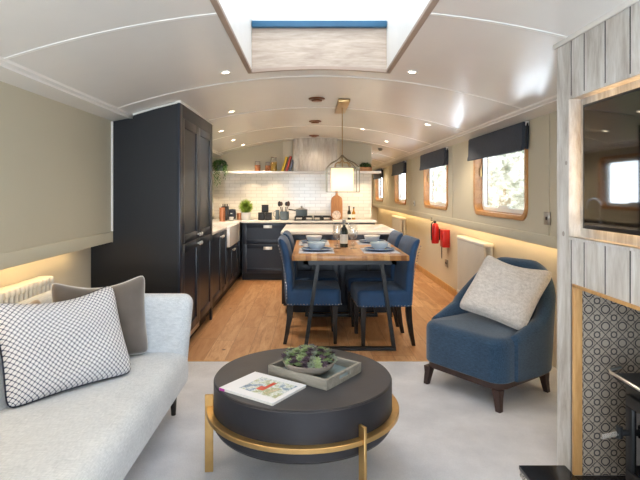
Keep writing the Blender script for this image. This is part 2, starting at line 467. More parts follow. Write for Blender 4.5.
struct(MB().box((XLL-.1, GC, -.06), (XRL+.1, Y1, 0)).build('floor', M['floor']), 'oak plank floor running down the kitchen and corridor', 'floor')
struct(MB().box((XLL-.1, Y0, -.06), (XRL+.1, GC, .002)).build('floor_carpet', M['carpet']), 'pale grey carpet under the sofa and coffee table', 'floor')
struct(MB().box((-1.0, GC-.008, 0), (XRL, GC+.006, .005), .001).build('trim_1', M['oak_trim']), 'thin threshold strip between the carpet and the oak floor', 'trim')

# ceiling with skylight hole
SX0, SX1, SY0, SY1 = -.389, .511, 1.55, 3.4
TXL, TXR = XL+.13, XR-.13
xs = [TXL+(TXR-TXL)*i/24 for i in range(25)]
xs = sorted(set([round(x, 4) for x in xs if min(abs(x-SX0), abs(x-SX1)) > .03]+[SX0, SX1]))
ys = [Y0, SY0, SY1, 5, 8, Y1]
mb = MB(); grid = [[mb.bm.verts.new((x, y, zc(x))) for x in xs] for y in ys]
for j in range(len(ys)-1):
    for i in range(len(xs)-1):
        if SX0-.001 <= xs[i] < SX1-.001 and abs(ys[j]-SY0) < .01: continue
        mb.bm.faces.new((grid[j][i], grid[j][i+1], grid[j+1][i+1], grid[j+1][i]))
struct(mb.build('ceiling', M['ceiling']), 'cambered white ceiling of satin panels', 'ceiling')
for nm, xw, xt in (('ceiling_side_left', XL, TXL), ('ceiling_side_right', XR, TXR)):
    sg = 1 if xt > xw else -1
    mb = MB(); z0 = WTOP; z1 = WTOP+.025
    mb.prism([(xw-sg*.02, z0), (xt, z1), (xt, zc(xt)-.012), (xt+sg*.022, zc(xt)-.004), (xt+sg*.03, zc(xt)+.02), (xw-sg*.02, zc(xt)+.02)], Y0, Y1, 'Y')
    struct(mb.build(nm, M['ceiling'], angle=20), 'flat white ceiling border with raised edge bead, '+('left' if sg > 0 else 'right')+' side', 'ceiling')
for k, y in enumerate((-.4, .95, 2.3, 3.65, 5.0, 6.37, 7.75, 9.1, 10.4, 11.7)):
    mb = MB(); segs = [(TXL, TXR)] if not (SY0 < y < SY1) else [(TXL, SX0-.03), (SX1+.03, TXR)]
    for a, b in segs:
        n = 24; pts = [a+(b-a)*i/n for i in range(n+1)]
        mb.loft([[(x, y-.014, zc(x)+.002), (x, y-.010, zc(x)-.004), (x, y+.010, zc(x)-.004), (x, y+.014, zc(x)+.002)] for x in pts])
    struct(mb.build('trim_%d' % (k+2), M['white']), 'white ceiling batten across the ceiling, number %d from the stern' % (k+1), 'trim')

def rrect(x0, x1, z0, z1, r, n=6):
    pts = []
    for cx, cz, a0 in ((x1-r, z1-r, 0), (x0+r, z1-r, 90), (x0+r, z0+r, 180), (x1-r, z0+r, 270)):
        for k in range(n+1):
            a = math.radians(a0+90*k/n); pts.append((cx+r*math.cos(a), cz+r*math.sin(a)))
    return pts
def side_panel(name, x, ya, yb, holes, m, label):
    mb = MB(); es = []
    def loop(pts):
        vs = [mb.bm.verts.new((x, p[0], p[1])) for p in pts]
        for i in range(len(vs)): es.append(mb.bm.edges.new((vs[i], vs[(i+1) % len(vs)])))
    loop([(ya, LEDGE), (yb, LEDGE), (yb, WTOP+.03), (ya, WTOP+.03)])
    for h in holes: loop(rrect(*h, .09))
    bmesh.ops.triangle_fill(mb.bm, use_beauty=True, edges=es)
    o = mb.build(name, m); return struct(o, label, 'wall')
WZ0, WZ1 = 1.10, 1.74
RW = [(3.93, 5.15), (6.19, 7.42), (8.86, 9.98), (11.65, 12.9), (-.95, .35)]
LW = [(5.55, 6.85), (-.95, .35)]
side_panel('wall_right', XR, Y0, Y1, [(a, b, WZ0, WZ1) for a, b in RW], M['wall'], 'stone coloured right upper wall panel with the windows')
side_panel('wall_left', XL, Y0, Y1, [(a, b, WZ0, WZ1) for a, b in LW], M['wall'], 'stone coloured left upper wall panel above the sofa')
def lower(name, xu, xl, label):
    sg = 1 if xl > xu else -1
    mb = MB(); mb.box((xl, Y0, 0), (xl+sg*.05, Y1, LEDGE+.02)); mb.box((xu+sg*.001, Y0, LEDGE), (xl+sg*.05, Y1, LEDGE+.02))
    struct(mb.build(name, M['wall_lo']), label, 'wall')
    struct(MB().box((xu-sg*.012, Y0, LEDGE-.004), (xu+sg*.02, Y1, LEDGE+.075), .004).build('trim_%d' % (20 if sg > 0 else 21), M['wall']), 'ledge band along the foot of the '+('right' if sg > 0 else 'left')+' upper wall panel', 'trim')
lower('wall_right_lower', XR, XRL, 'set-back lower right wall below the lit ledge')
lower('wall_left_lower', XL, XLL, 'set-back lower left wall below the lit ledge')
struct(MB().box((XRL-.016, GC, 0), (XRL, Y1, .09), .004).build('baseboard_right', M['oak_trim']), 'oak skirting board along the right wall', 'baseboard')
struct(MB().box((XLL, Y0, 0), (XLL+.016, GC-.01, .09), .004).build('baseboard_left', M['oak_trim']), 'oak skirting board behind the sofa', 'baseboard')
# vertical cover strips on the right panel
for k, y in enumerate((3.56, 5.97, 8.42, 11.05)):
    struct(MB().box((XR-.005, y-.012, LEDGE+.07), (XR+.003, y+.012, WTOP), .002).build('trim_%d' % (30+k), M['wall']), 'upright cover strip on the right wall, number %d from the fireplace' % (k+1), 'trim')
# hull skin outside (keeps light out of the wall voids), with window slots left open
for sg, xo, xu, ww, nm in ((1, 1.9, XR+.101, RW, 'wall_hull_right'), (-1, -1.78, XL-.101, LW, 'wall_hull_left')):
    mb = MB(); x2 = xo+sg*.02; u2 = xu+sg*.02
    mb.box((xo, Y0, -.1), (x2, Y1, .99)); mb.box((xu, Y0, .97), (x2, Y1, .99))
    mb.box((xu, Y0, .97), (u2, Y1, WZ0+.02)); mb.box((xu, Y0, WZ1-.02), (u2, Y1, 2.19))
    ww = sorted(ww); e = [Y0]+[v for a, b in ww for v in (a+.02, b-.02)]+[Y1]
    for a, b in zip(e[::2], e[1::2]): mb.box((xu, a, WZ0), (u2, b, WZ1))
    struct(mb.build(nm, M['hull']), 'outer hull plating', 'wall')
mb = MB()   # roof plate above the ceiling, open over the skylight
for a, b, c, d in ((-1.8, SX0-.03, Y0, Y1), (SX1+.03, 1.92, Y0, Y1), (SX0-.03, SX1+.03, Y0, SY0-.03), (SX0-.03, SX1+.03, SY1+.03, Y1)):
    mb.box((a, c, 2.17), (b, d, 2.2))
struct(mb.build('ceiling_roof_plate', M['hull']), 'steel roof plate above the ceiling', 'ceiling')

# windows
def make_window(n, x, sg, a, b, label):
    """x = panel plane, sg = outward direction"""
    w = thing('window_%d' % n, label, 'window', (x, (a+b)/2, (WZ0+WZ1)/2)); w['kind'] = 'structure'
    hw, hh = (b-a)/2, (WZ1-WZ0)/2
    def ring(dx, ins, r):
        return [(sg*dx, p, q) for p, q in rrect(-hw+ins, hw-ins, -hh+ins, hh-ins, r, 6)]
    # oak surround: face ring then reveal
    f = MB(); f.loft([ring(.004, -.028, .11), ring(-.014, -.024, .11), ring(-.018, -.01, .1), ring(-.014, .012, .08), ring(.10, .02, .08), ring(.10, -.02, .08)], caps=False, closed=True)
    f.build('oak_surround', M['oak_win'], w, angle=50)
    g = MB(); g.loft([ring(.10, .02, .08), ring(.06, .02, .08), ring(.06, .055, .05), ring(.10, .055, .05)], caps=False, closed=True)
    g.box((sg*.05, -.12, -hh+.055), (sg*.065, .12, -hh+.075))
    g.build('metal_frame', M['white_panel'], w, angle=50)
    MB().box((sg*.075, -hw+.05, -hh+.05), (sg*.08, hw-.05, hh-.05)).build('pane', M['glass'], w)
    h = MB(); h.box((sg*.035, hw-.045, .03), (sg*.055, hw-.02, .12), .004); h.build('catch', M['brass'], w)
    return w
nth = ['nearest the fireplace', 'second from the fireplace', 'third from the fireplace, over the far radiator', 'farthest, at the end of the corridor']
for i, (a, b) in enumerate(RW[:4]): make_window(i+1, XR, 1, a, b, 'oak-framed rounded window on the right wall, '+nth[i])
make_window(6, XR, 1, *RW[4], 'unseen window added for fill light on the right wall behind the camera')  # this and the next window are added, unseen, for fill light
make_window(7, XL, -1, *LW[1], 'unseen window added for fill light on the left wall behind the camera')
make_window(5, XL, -1, *LW[0], 'window on the left wall above the kitchen sink, hidden by the tall cupboard')

# roman blinds
def make_blind(y, wid, label):
    r = thing('roman_blind', label, 'blind', (XR-.002, y, 1.835), 0, 'charcoal blinds over the right-hand windows')
    h = wid/2
    b = MB(); prof = [(-.0, 0), (-.045, 0), (-.052, -.01), (-.058, -.17), (-.064, -.19), (-.068, -.215), (-.060, -.222), (-.052, -.205), (-.04, -.19), (-.02, -.2), (-.012, -.21), (-.006, -.2)]
    rings = []
    for k in range(21):
        yy = -h+wid*k/20; wv = .003*math.sin(k*1.7)
        rings.append([(px+wv*(pz/-.2), yy, pz+wv*.5*(pz/-.2)) for px, pz in prof])
    b.loft(rings); b.build('folded_fabric', M['blind'], r, angle=50)
    MB().box((-.03, -h-.008, -.03), (-.004, h+.008, .006), .003).build('head_rail', M['white'], r)
    c = MB(); c.tube([(-.02, -h-.012, -.01), (-.035, -h-.014, -.1), (-.03, -h-.012, -.2), (-.012, -h-.012, -.1), (-.016, -h-.012, -.01)], .004, 6)
    c.build('cord', M['black'], r); return r
for i, (a, b) in enumerate(RW[:4]):
    make_blind((a+b)/2, b-a+.10, 'charcoal roman blind over the '+('window nearest the fireplace', 'second window from the fireplace', 'third window, above the far radiator', 'farthest window, in the corridor')[i])

# end walls
mb = MB()
mb.box((-1.8, Y0-.05, 0), (-.75, Y0, 2.2)); mb.box((.88, Y0-.05, 0), (1.92, Y0, 2.2)); mb.box((-.75, Y0-.05, 1.9), (.88, Y0, 2.2)); mb.box((-.75, Y0-.05, 0), (.88, Y0, .12))
struct(mb.build('wall_stern', M['wall']), 'stern wall behind the camera', 'wall')
d = thing('door_1', 'glazed double stern doors behind the camera', 'door', (.065, Y0-.03, .12)); d['kind'] = 'structure'
mb = MB()
for x0, x1 in ((-.815, -.75), (-.045, .045), (.75, .815)): mb.box((x0, -.02, 0), (x1, .02, 1.78), .004)
mb.box((-.815, -.02, 0), (.815, .02, .08)); mb.box((-.815, -.02, 1.72), (.815, .02, 1.78)); mb.build('door_frame', M['white_panel'], d)
MB().box((-.75, -.003, .08), (.75, .003, 1.72)).build('pane', M['glass'], d)
struct(MB().box((-1.8, Y1, 0), (1.92, Y1+.05, 2.2)).build('wall_bow', M['wall_lo']), 'far end wall of the corridor', 'wall')
# kitchen back wall + corridor side
XK = .975
mb = MB(); mb.box((XLL, YK, 0), (XK, YK+.06, 2.14)); mb.box((XK-.06, YK+.06, 0), (XK, Y1, 2.1))
struct(mb.build('wall_back', M['wall']), 'stone painted kitchen back wall above the shelf', 'wall')
struct(MB().box((XL, YK-.012, .88), (XK, YK, 1.62)).build('wall_splashback', M['tiles']), 'white brick-tiled splashback behind the hob', 'wall')

# ------------------------------------------------------------------ skylight
sk = thing('window_8', 'large roof skylight with pale timber lining above the coffee table', 'skylight', (.061, 2.47, 2.1)); sk['kind'] = 'structure'
def L(x, y, z): return (x-.061, y-2.47, z-2.1)
zt = 2.40
def zb(x): return zc(x)-.004
mb = MB(); n = 8
xa = [SX0+(SX1-SX0)*i/n for i in range(n+1)]
mb.loft([[L(x, SY1, zb(x)), L(x, SY1+.02, zb(x)), L(x, SY1+.02, zt), L(x, SY1, zt)] for x in xa])
mb.build('far_lining', M['sky_wood'], sk)
mb = MB(); mb.loft([[L(x, SY0, zb(x)), L(x, SY0-.02, zb(x)), L(x, SY0-.02, zt), L(x, SY0, zt)] for x in xa]); mb.build('near_lining', M['sky_wood'], sk)
M['edge'] = plain('timber_edge_trim', 'a58f80', .5)
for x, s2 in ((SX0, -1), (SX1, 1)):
    mb = MB(); z0 = zb(x); mb.box(L(x, SY0-.02, z0), L(x+s2*.02, SY1+.02, zt)); mb.build('sunlit_side_lining', M['white'], sk)  # timber sides coloured white to stand for blown-out sunlight
mb = MB()   # slim edge trim
for x, s2 in ((SX0, -1), (SX1, 1)):
    mb.box(L(x-s2*.002, SY0-.03, zb(x)-.008), L(x+s2*.028, SY1+.03, zb(x)+.012), .003)
mb.loft([[L(x, SY1-.003, zb(x)-.008), L(x, SY1+.025, zb(x)-.008), L(x, SY1+.025, zb(x)+.012), L(x, SY1-.003, zb(x)+.012)] for x in xa])
mb.build('edge_trim', M['edge'], sk)
M['bluebar'] = plain('blue_blind_rail', '1f5474', .5)
MB().box(L(SX0+.004, SY1-.045, zt-.012), L(SX1-.004, SY1-.005, zt+.03), .004).build('blind_rail', M['bluebar'], sk)
MB().box(L(SX0-.02, SY0-.02, zt+.045), L(SX1+.02, SY1+.02, zt+.052)).build('pane', M['glass'], sk)
mb = MB()
mb.box(L(SX0-.06, SY0-.06, zt), L(SX0, SY1+.06, zt+.06)); mb.box(L(SX1, SY0-.06, zt), L(SX1+.06, SY1+.06, zt+.06))
mb.box(L(SX0-.06, SY1+.0, zt), L(SX1+.06, SY1+.06, zt+.06)); mb.box(L(SX0-.06, SY0-.06, zt), L(SX1+.06, SY0, zt+.06))
mb.build('roof_frame', M['white_panel'], sk)

# ------------------------------------------------------------------ fireplace breast (right)
BX, BY1, BY0 = 1.17, 2.42, .55
NY1, NY0, NZ0, NZ1 = 2.307, 1.20, 1.098, 1.72
OY1, OY0, OZ = 2.262, 1.36, .892
mb = MB(); edges = [BY1, 2.286, 2.178, 2.023, 1.865, 1.71, 1.56, 1.41, 1.26, 1.11, .96, .81, .66, BY0]
top = zc(BX)-.002
def seg_boxes(y0, y1):
    """vertical pieces of one board after cutting niche and opening"""
    out = []
    cuts = []
    if y0 < OY1 and y1 > OY0: cuts.append((0, OZ, max(y0, OY0), min(y1, OY1)))
    if y0 < NY1 and y1 > NY0: cuts.append((NZ0, NZ1, max(y0, NY0), min(y1, NY1)))
    ysp = sorted({y0, y1, *[c[2] for c in cuts], *[c[3] for c in cuts]})
    for a, b in zip(ysp, ysp[1:]):
        z = 0
        for c in sorted(cuts):
            if a >= c[2]-1e-6 and b <= c[3]+1e-6:
                if c[0] > z: out.append((a, b, z, c[0]))
                z = c[1]
        out.append((a, b, z, top))
    return out
for a, b in zip(edges, edges[1:]):
    for y0, y1, z0, z1 in seg_boxes(b, a):
        g0 = .005 if abs(y0-b) < 1e-6 else 0; g1 = .005 if abs(y1-a) < 1e-6 else 0
        mb.box((BX, y0+g0, z0), (BX+.02, y1-g1, z1))
# core behind the boards
mb2 = MB()
mb2.box((BX+.003, BY1-.02, 0), (XRL, BY1, LEDGE)); mb2.box((BX+.003, BY1-.02, LEDGE), (XR+.01, BY1, WTOP+.02)); mb2.box((BX+.003, BY1-.02, WTOP+.02), (TXR, BY1, zc(TXR)))
M['backing'] = plain('joint_shade_dark', '2b2724', .8)  # dark tone stands in for shade in the gaps between boards
struct(MB().box((BX+.0202, OY1+.005, 0), (BX+.0208, BY1-.02, OZ+.015)).box((BX+.0202, BY0, NZ1+.005), (BX+.0208, BY1-.02, top-.01)).box((BX+.0202, BY0, OZ+.01), (BX+.0208, BY1-.02, NZ0-.005)).box((BX+.0202, NY1+.004, NZ0-.01), (BX+.0208, BY1-.02, NZ1+.01)).build('wall_fireplace_backing', M['backing']), 'dark sheet behind the planks standing for shade in the joints', 'wall')
o = mb.build('wall_fireplace', M['planks']); struct(o, 'whitewashed vertical plank wall holding the television and the fireplace', 'wall')
mb2.box((BX+.021, NY0-.1, NZ1+.0125), (BX+.05, BY1-.02, top)); mb2.box((BX+.021, BY0, OZ+.02), (BX+.05, BY1-.02, NZ0-.0125))
mb2.box((BX+.021, NY1+.0125, NZ0), (BX+.05, BY1-.02, NZ1)); mb2.box((BX+.021, OY1+.012, 0), (BX+.05, BY1-.02, OZ+.02))
mb2.box((BX+.02, BY0, 0), (XR, BY0+.02, top-.05))
struct(mb2.build('wall_fireplace_core', M['planks']), 'plank-faced return of the fireplace wall', 'wall')
gr = MB()  # dark strips laid in the gaps as their shadow lines
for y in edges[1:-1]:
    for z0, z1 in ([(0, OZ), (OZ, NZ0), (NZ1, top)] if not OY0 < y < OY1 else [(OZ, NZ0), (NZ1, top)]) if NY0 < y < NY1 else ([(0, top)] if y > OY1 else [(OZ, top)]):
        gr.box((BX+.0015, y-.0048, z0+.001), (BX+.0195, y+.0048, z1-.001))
struct(gr.build('wall_fireplace_joints', M['backing']), 'dark strips standing for shade in the joints between the whitewashed planks', 'wall')
mb = MB()   # ceiling bead above the planks
mb.box((BX-.014, BY0, zc(BX)-.020), (BX, BY1+.012, zc(BX)+.004), .004); mb.box((BX-.014, BY1, zc(BX)-.020), (BX+.3, BY1+.012, zc(BX)-.001), .004)
struct(mb.build('trim_42', M['ceiling']), 'white bead where the plank wall meets the ceiling', 'trim')
mb = MB()   # television niche lining
mb.box((BX+.055, NY0, NZ0), (BX+.07, NY1, NZ1))
mb.box((BX+.001, NY1-.001, NZ0), (BX+.055, NY1+.012, NZ1)); mb.box((BX+.001, NY0, NZ1-.001), (BX+.055, NY1, NZ1+.012)); mb.box((BX-.004, NY0, NZ0-.012), (BX+.055, NY1, NZ0))
o = mb.build('trim_40', M['planks']); struct(o, 'plank lining of the television recess', 'trim')
# fire opening tiles
mb = MB(); mb.box((BX+.03, OY1-.012, .05), (XR-.02, OY1+.01, OZ+.05)); struct(mb.build('wall_fireplace_tiles', M['deco']), 'patterned grey and black tiles lining the fire opening', 'wall')
mb = MB(); mb.box((XR-.03, OY0, .05), (XR-.02, OY1, OZ+.05)); struct(mb.build('wall_fireplace_tiles_back', M['deco_y']), 'patterned tiles on the back of the fire opening', 'wall')
mb = MB(); mb.box((BX+.03, OY0, OZ+.02), (XR-.02, OY1, OZ+.05)); mb.box((BX+.03, OY0-.02, .05), (XR-.02, OY0, OZ+.05)); struct(mb.build('wall_fireplace_roof', M['navy_dk']), 'dark top of the fire opening', 'wall')
mb = MB(); mb.box((BX-.008, OY1-.013, .05), (BX+.032, OY1+.002, OZ), .002); mb.box((BX-.008, OY0, OZ-.013), (BX+.032, OY1+.002, OZ+.001), .002)
struct(mb.build('trim_41', M['oak_trim']), 'oak edging strip around the fire opening', 'trim')
# hearth
h = thing('hearth', 'black slate hearth slab with patterned tile edge below the stove', 'hearth', (.955, 2.335, 0))
mb = MB(); mb.box((0, -1.2, .032), (BX-.955-.002, 0, .05), .003); mb.box((BX-.955-.002, -.97, .032), (XR-.985, -.087, .05)); mb.build('slab', M['hearth'], h)
MB().box((.004, -1.195, .002), (BX-.955-.002, -.004, .032)).build('tiled_edge', M['deco_white'], h)

# television
tv = thing('television', 'wall-mounted black flat television in the plank recess', 'television', (BX+.015, 1.735, 1.41))
MB().box((0, -.482, -.268), (.022, .482, .268), .003).build('bezel', M['black'], tv)
MB().box((-.0015, -.47, -.25), (.001, .468, .256)).build('screen', M['screen'], tv)
mb = MB(); mb.box((.022, -.45, -.24), (.034, .45, .24)); mb.build('back_cover', M['black'], tv)
mb = MB()
mb.box((.024, .452, -.24), (.034, .462, .24)); mb.box((.024, -.45, .242), (.034, .45, .252)); mb.box((.024, -.45, -.252), (.034, .45, -.242))
mb.build('light_strip', M['led_tv'], tv)

# stove
st = thing('wood_burning_stove', 'black cast-iron wood-burning stove with silver rail in the tiled fire opening', 'stove', (1.25, 1.80, .05))
mb = MB(); mb.box((0, -.24, .10), (.33, .23, .50), .012); mb.build('body', M['iron'], st)
mb = MB(); mb.box((-.03, -.27, .50), (.36, .25, .525), .006); mb.box((.05, -.2, .525), (.3, .18, .535), .004); mb.build('top_plate', M['iron'], st)
mb = MB(); mb.tube([(-.0, .25, .545), (-.045, .25, .535), (-.05, .235, .53), (-.05, -.27, .53), (0, -.28, .545)], .006, 8); mb.build('rail', M['chrome'], st)
mb = MB(); yy = []
mb.box((-.022, -.2, .13), (0, .19, .175), .006); mb.box((-.022, -.2, .42), (0, .19, .465), .006); mb.box((-.022, -.2, .175), (0, -.155, .42), .006); mb.box((-.022, .145, .175), (0, .19, .42), .006)
dr = mb.build('door', M['iron'], st)
MB().box((-.012, -.16, .17), (-.006, .15, .425)).build('door_glass', M['screen'], dr)
mb = MB(); mb.cyl((-.022, .17, .32), (-.06, .17, .32), .012); mb.cyl((-.055, .17, .345), (-.055, .17, .30), .012); mb.build('latch', M['iron'], dr)
mb = MB(); pts = [(-.06-.0009*k, .17+.008*math.cos(k*.9), .318-.0002*k+.008*math.sin(k*.9)) for k in range(70)]; mb.tube(pts, .0014, 6); mb.build('spring_handle', M['chrome'], dr)
for x in (.03, .3):
    for y in (-.2, .19): MB().cyl((x, y, 0), (x, y, .105), .016, .026, 12).build('leg', M['iron'], st)
mb = MB(); mb.box((-.05, -.2, .1), (0, .19, .112), .004); mb.build('ash_lip', M['iron'], st)
mb = MB(); mb.cyl((.2, 0, .525), (.2, 0, .86), .065, .065, 24); mb.build('flue_pipe', M['iron'], st)

# ------------------------------------------------------------------ wall fittings
def plate(name, label, cat, x, y, z, sg, w, hh, m, toggles):
    r = thing(name, label, cat, (x, y, z))
    MB().box((0, -w/2, -hh/2), (-sg*.01, w/2, hh/2), .003).build('plate', m, r)
    for a, b in toggles: MB().box((-sg*.01, a-.008, b-.012), (-sg*.015, a+.008, b+.012), .002).build('toggle', M['black'], r)
plate('light_switch', 'square metal light switch on the right wall beside the fireplace planks', 'light switch', XR, 3.58, 1.115, 1, .095, .09, M['greyplastic'], [(0, 0)])
plate('light_switch', 'small light switch on the right wall between the second and third windows', 'light switch', XR, 8.15, 1.12, 1, .085, .085, M['chrome'], [(0, 0)])
plate('wall_socket', 'metal wall socket low on the right wall below the fire extinguisher', 'socket', XRL, 6.74, .36, 1, .14, .1, M['greyplastic'], [(-.03, 0), (.03, 0)])

# extinguisher and fire blanket
fe = thing('fire_extinguisher', 'red fire extinguisher with black head hanging on the right wall', 'fire extinguisher', (1.70, 6.93, .60))
mb = MB(); mb.lathe([(0, 0), (.045, .002), (.052, .02), (.052, .22), (.04, .26), (.02, .275), (0, .275)], 20); mb.build('cylinder', M['red'], fe)
mb = MB(); mb.cyl((0, 0, .27), (0, 0, .31), .018); mb.box((-.06, -.012, .31), (.03, .012, .325), .004); mb.box((-.055, -.01, .34), (.02, .01, .352), .004); mb.cyl((0, 0, .3), (0, 0, .345), .008); mb.build('valve_head', M['black'], fe)
mb = MB(); mb.tube([(-.02, -.01, .3), (-.06, -.05, .27), (-.065, -.05, .15), (-.055, -.03, .05)], .008, 8); mb.build('hose', M['black'], fe)
mb = MB(); mb.box((.05, -.03, .05), (.108, .03, .2), .004); mb.build('bracket', M['black'], fe)
MB().box((-.056, -.02, .08), (-.051, .02, .16)).build('paper_label', M['label'], fe)
fb = thing('fire_blanket', 'red fire blanket case with black pull tapes beside the extinguisher', 'fire blanket', (1.745, 6.66, .52))
MB().box((-.03, -.075, .06), (.063, .075, .29), .008).build('case', M['red'], fb)
mb = MB(); mb.box((-.02, .02, -.09), (-.014, .04, .065)); mb.box((-.016, .045, -.07), (-.01, .06, .065)); mb.build('pull_tape', M['black'], fb)

# radiators
def radiator(label, x, sg, ya, yb, z0=.14, z1=.80):
    """sg: direction pointing into the room"""
    r = thing('column_radiator', label, 'radiator', (x, (ya+yb)/2, 0))
    n = int((yb-ya)/.046); stp = (yb-ya)/n
    for k in range(n):
        y = ya-(ya+yb)/2+stp*(k+.5)
        mb = MB()
        for dx in (.03, .10): mb.cyl((sg*dx, y, z0+.03), (sg*dx, y, z1-.02), .0125, None, 8, False)
        mb.box((sg*.012, y-.018, z1-.045), (sg*.118, y+.018, z1), .014, 3); mb.box((sg*.012, y-.018, z0), (sg*.118, y+.018, z0+.045), .014, 3)
        mb.build('column', M['radiator'], r)
    mb = MB(); yb2 = ya-(ya+yb)/2
    mb.cyl((sg*.06, yb2-.05, 0), (sg*.06, yb2-.05, z0+.03), .008); mb.cyl((sg*.06, yb2-.07, z0+.03), (sg*.06, yb2+.01, z0+.03), .014)
    mb.build('valve', M['chrome'], r)
    for yy in (yb2+.15, -yb2-.15): MB().box((0, yy-.015, z1-.09), (sg*.03, yy+.015, z1-.05)).build('wall_bracket', M['radiator'], r)
radiator('white column radiator on the left wall behind the sofa', XLL, 1, 1.95, 3.15, .12, .785)
radiator('white column radiator on the right wall behind the blue armchair', XRL, -1, 4.98, 5.9, .14, .80)
radiator('far white column radiator low on the right wall beyond the kitchen island', XRL, -1, 9.55, 10.55, .14, .82)

# LED strips
def led(name, x, ya, yb, label, z=LEDGE-.006):
    o = MB().box((x-.006, ya, z-.004), (x+.006, yb, z+.004)).build(name, M['led']); return tag(o, label, 'light strip')
led('light_strip', XL-.05, Y0+.5, 3.6, 'warm light strip hidden under the left wall ledge behind the sofa')
led('light_strip', XR+.05, 2.5, 13.3, 'warm light strip hidden under the right wall ledge')

# ------------------------------------------------------------------ lights: downlights, vents
dl = None
def downlight(x, y, power=14, label=''):
    global dl
    z = zc(x); tilt = math.atan(.22*(x-CX))
    if dl is None:
        r = thing('downlight', label, 'ceiling light', (x, y, z), 0, 'small round ceiling downlights')
        mb = MB(); mb.lathe([(.023, -.004), (.036, -.006), (.038, 0), (.023, 0), (.023, -.004)], 24); mb.build('bezel', M['white'], r)
        MB().lathe([(0, -.003), (.023, -.003)], 20).build('lens', M['down'], r)
        dl = r
    else: r = dup(dl, (x, y, z), 0, label)
    r.rotation_euler = (0, tilt, 0)
    l = bpy.data.lights.new('downlight_beam', 'SPOT'); l.energy = power; l.color = (1, .80, .58); l.spot_size = 2.3; l.spot_blend = .7; l.shadow_soft_size = .03
    lo = bpy.data.objects.new('downlight_beam', l); COL.objects.link(lo); lo.location = (x, y, z-.012)
    lo['kind'] = 'structure'
DLS = [(-.555, 3.35, 'near left one of the pair beside the skylight'), (.67, 3.35, 'near right one of the pair beside the skylight'),
       (-.74, 4.8, 'left one in front of the tall cupboard top'), (-1.02, 5.85, 'first beyond the tall cupboard on the left'), (-1.03, 6.85, 'second beyond the tall cupboard on the left'),
       (-1.0, 7.6, 'farthest on the left, over the kitchen corner'), (.03, 7.5, 'in front of the plank cooker hood'), (.66, 6.4, 'right of the lantern, over the island'),
       (1.2, 5.2, 'above the nearest window blind side'), (1.08, 7.2, 'on the right, beyond the island'), (1.1, 9.3, 'first in the corridor'), (1.25, 11.2, 'second in the corridor'), (1.25, 12.8, 'third in the corridor, added to brighten it'),  # third corridor lamp is added to lighten the dark far end
       (-1.05, 1.6, 'unseen, added over the sofa as fill'), (1.0, 1.4, 'unseen, added by the fireplace wall as fill'), (0, .6, 'unseen, added above the camera as fill')]  # these last lamps are out of view, added to light the near end
for x, y, lb in DLS: downlight(x, y, 44 if y > 3.4 else 15, 'small round ceiling downlight, '+lb)
v0 = None
for y, lb in ((4.52, 'nearest the skylight'), (5.96, 'middle of the three'), (7.48, 'farthest, by the cooker hood')):
    if v0 is None:
        v0 = thing('mushroom_vent', 'round bronze ceiling vent, '+lb, 'ceiling vent', (CX-.005, y, zc(CX)), 0, 'bronze ceiling vents on the centre line')
        MB().lathe([(0, -.028), (.045, -.027), (.048, -.02), (.03, -.018), (.03, 0)], 28).build('cap', M['bronze'], v0)
        MB().lathe([(.03, -.012), (.07, -.012), (.074, -.006), (.072, 0), (.03, 0)], 28).build('flange', M['bronze'], v0)
    else: dup(v0, (CX-.005, y, zc(CX)), 0, 'round bronze ceiling vent, '+lb)
single('ceiling_camera', MB().lathe([(0, -.05), (.025, -.045), (.035, -.02), (.035, 0)], 20), M['greyplastic'], 'small grey ceiling sensor near the right windows', 'sensor', (1.13, 8.2, zc(1.13)))

# ------------------------------------------------------------------ cabinets
def shaker(par, name, axis, f, a, b, z0, z1, m=None, handle=None, sg=1, rail=.06):
    """framed door on a plane. axis 'X': face at x=f facing +x*sg, spanning y a..b; axis 'Y': face at y=f facing -y, spanning x a..b"""
    m = m or M['navy']; mb = MB(); g = .002
    def bx(u0, u1, w0, w1, d0, d1, bev=.0015):
        if axis == 'X': mb.box((f+sg*d0, u0, w0), (f+sg*d1, u1, w1), bev)
        else: mb.box((u0, f-d0, w0), (u1, f-d1, w1), bev)
    a += g; b -= g; z0 += g; z1 -= g
    bx(a, a+rail, z0, z1, 0, .02); bx(b-rail, b, z0, z1, 0, .02); bx(a+rail, b-rail, z0, z0+rail, 0, .02); bx(a+rail, b-rail, z1-rail, z1, 0, .02)
    bx(a+rail, b-rail, z0+rail, z1-rail, 0, .009, 0)
    d = mb.build(name, m, par, angle=30)
    if handle:
        kind, u, w = handle; mb = MB()
        if kind == 'knob':
            P = (lambda q: (f+sg*q, u, w)) if axis == 'X' else (lambda q: (u, f-q, w))
            mb.cyl(P(.02), P(.038), .007); mb.cyl(P(.034), P(.044), .013, .019, 16); mb.cyl(P(.044), P(.052), .019, .011, 16)
            mb.build('knob', M['knob'], d)
        elif kind == 'cup':
            for k in range(1): pass
            pts = []; rings = []
            for i in range(9):
                t = -1+2*i/8; hw = .062*t; dp = .03*math.sqrt(max(.05, 1-t*t))
                c = [(-.0, .022), (dp*.7, .019), (dp, .0), (dp, -.018), (dp*.9, -.018), (dp*.6, .012), (0, .017)]
                rings.append([((f+sg*(.02+q), u+hw, w+r) if axis == 'X' else (u+hw, f-.02-q, w+r)) for q, r in c])
            mb.loft(rings); mb.build('cup_handle', M['knob'], d)
    return d

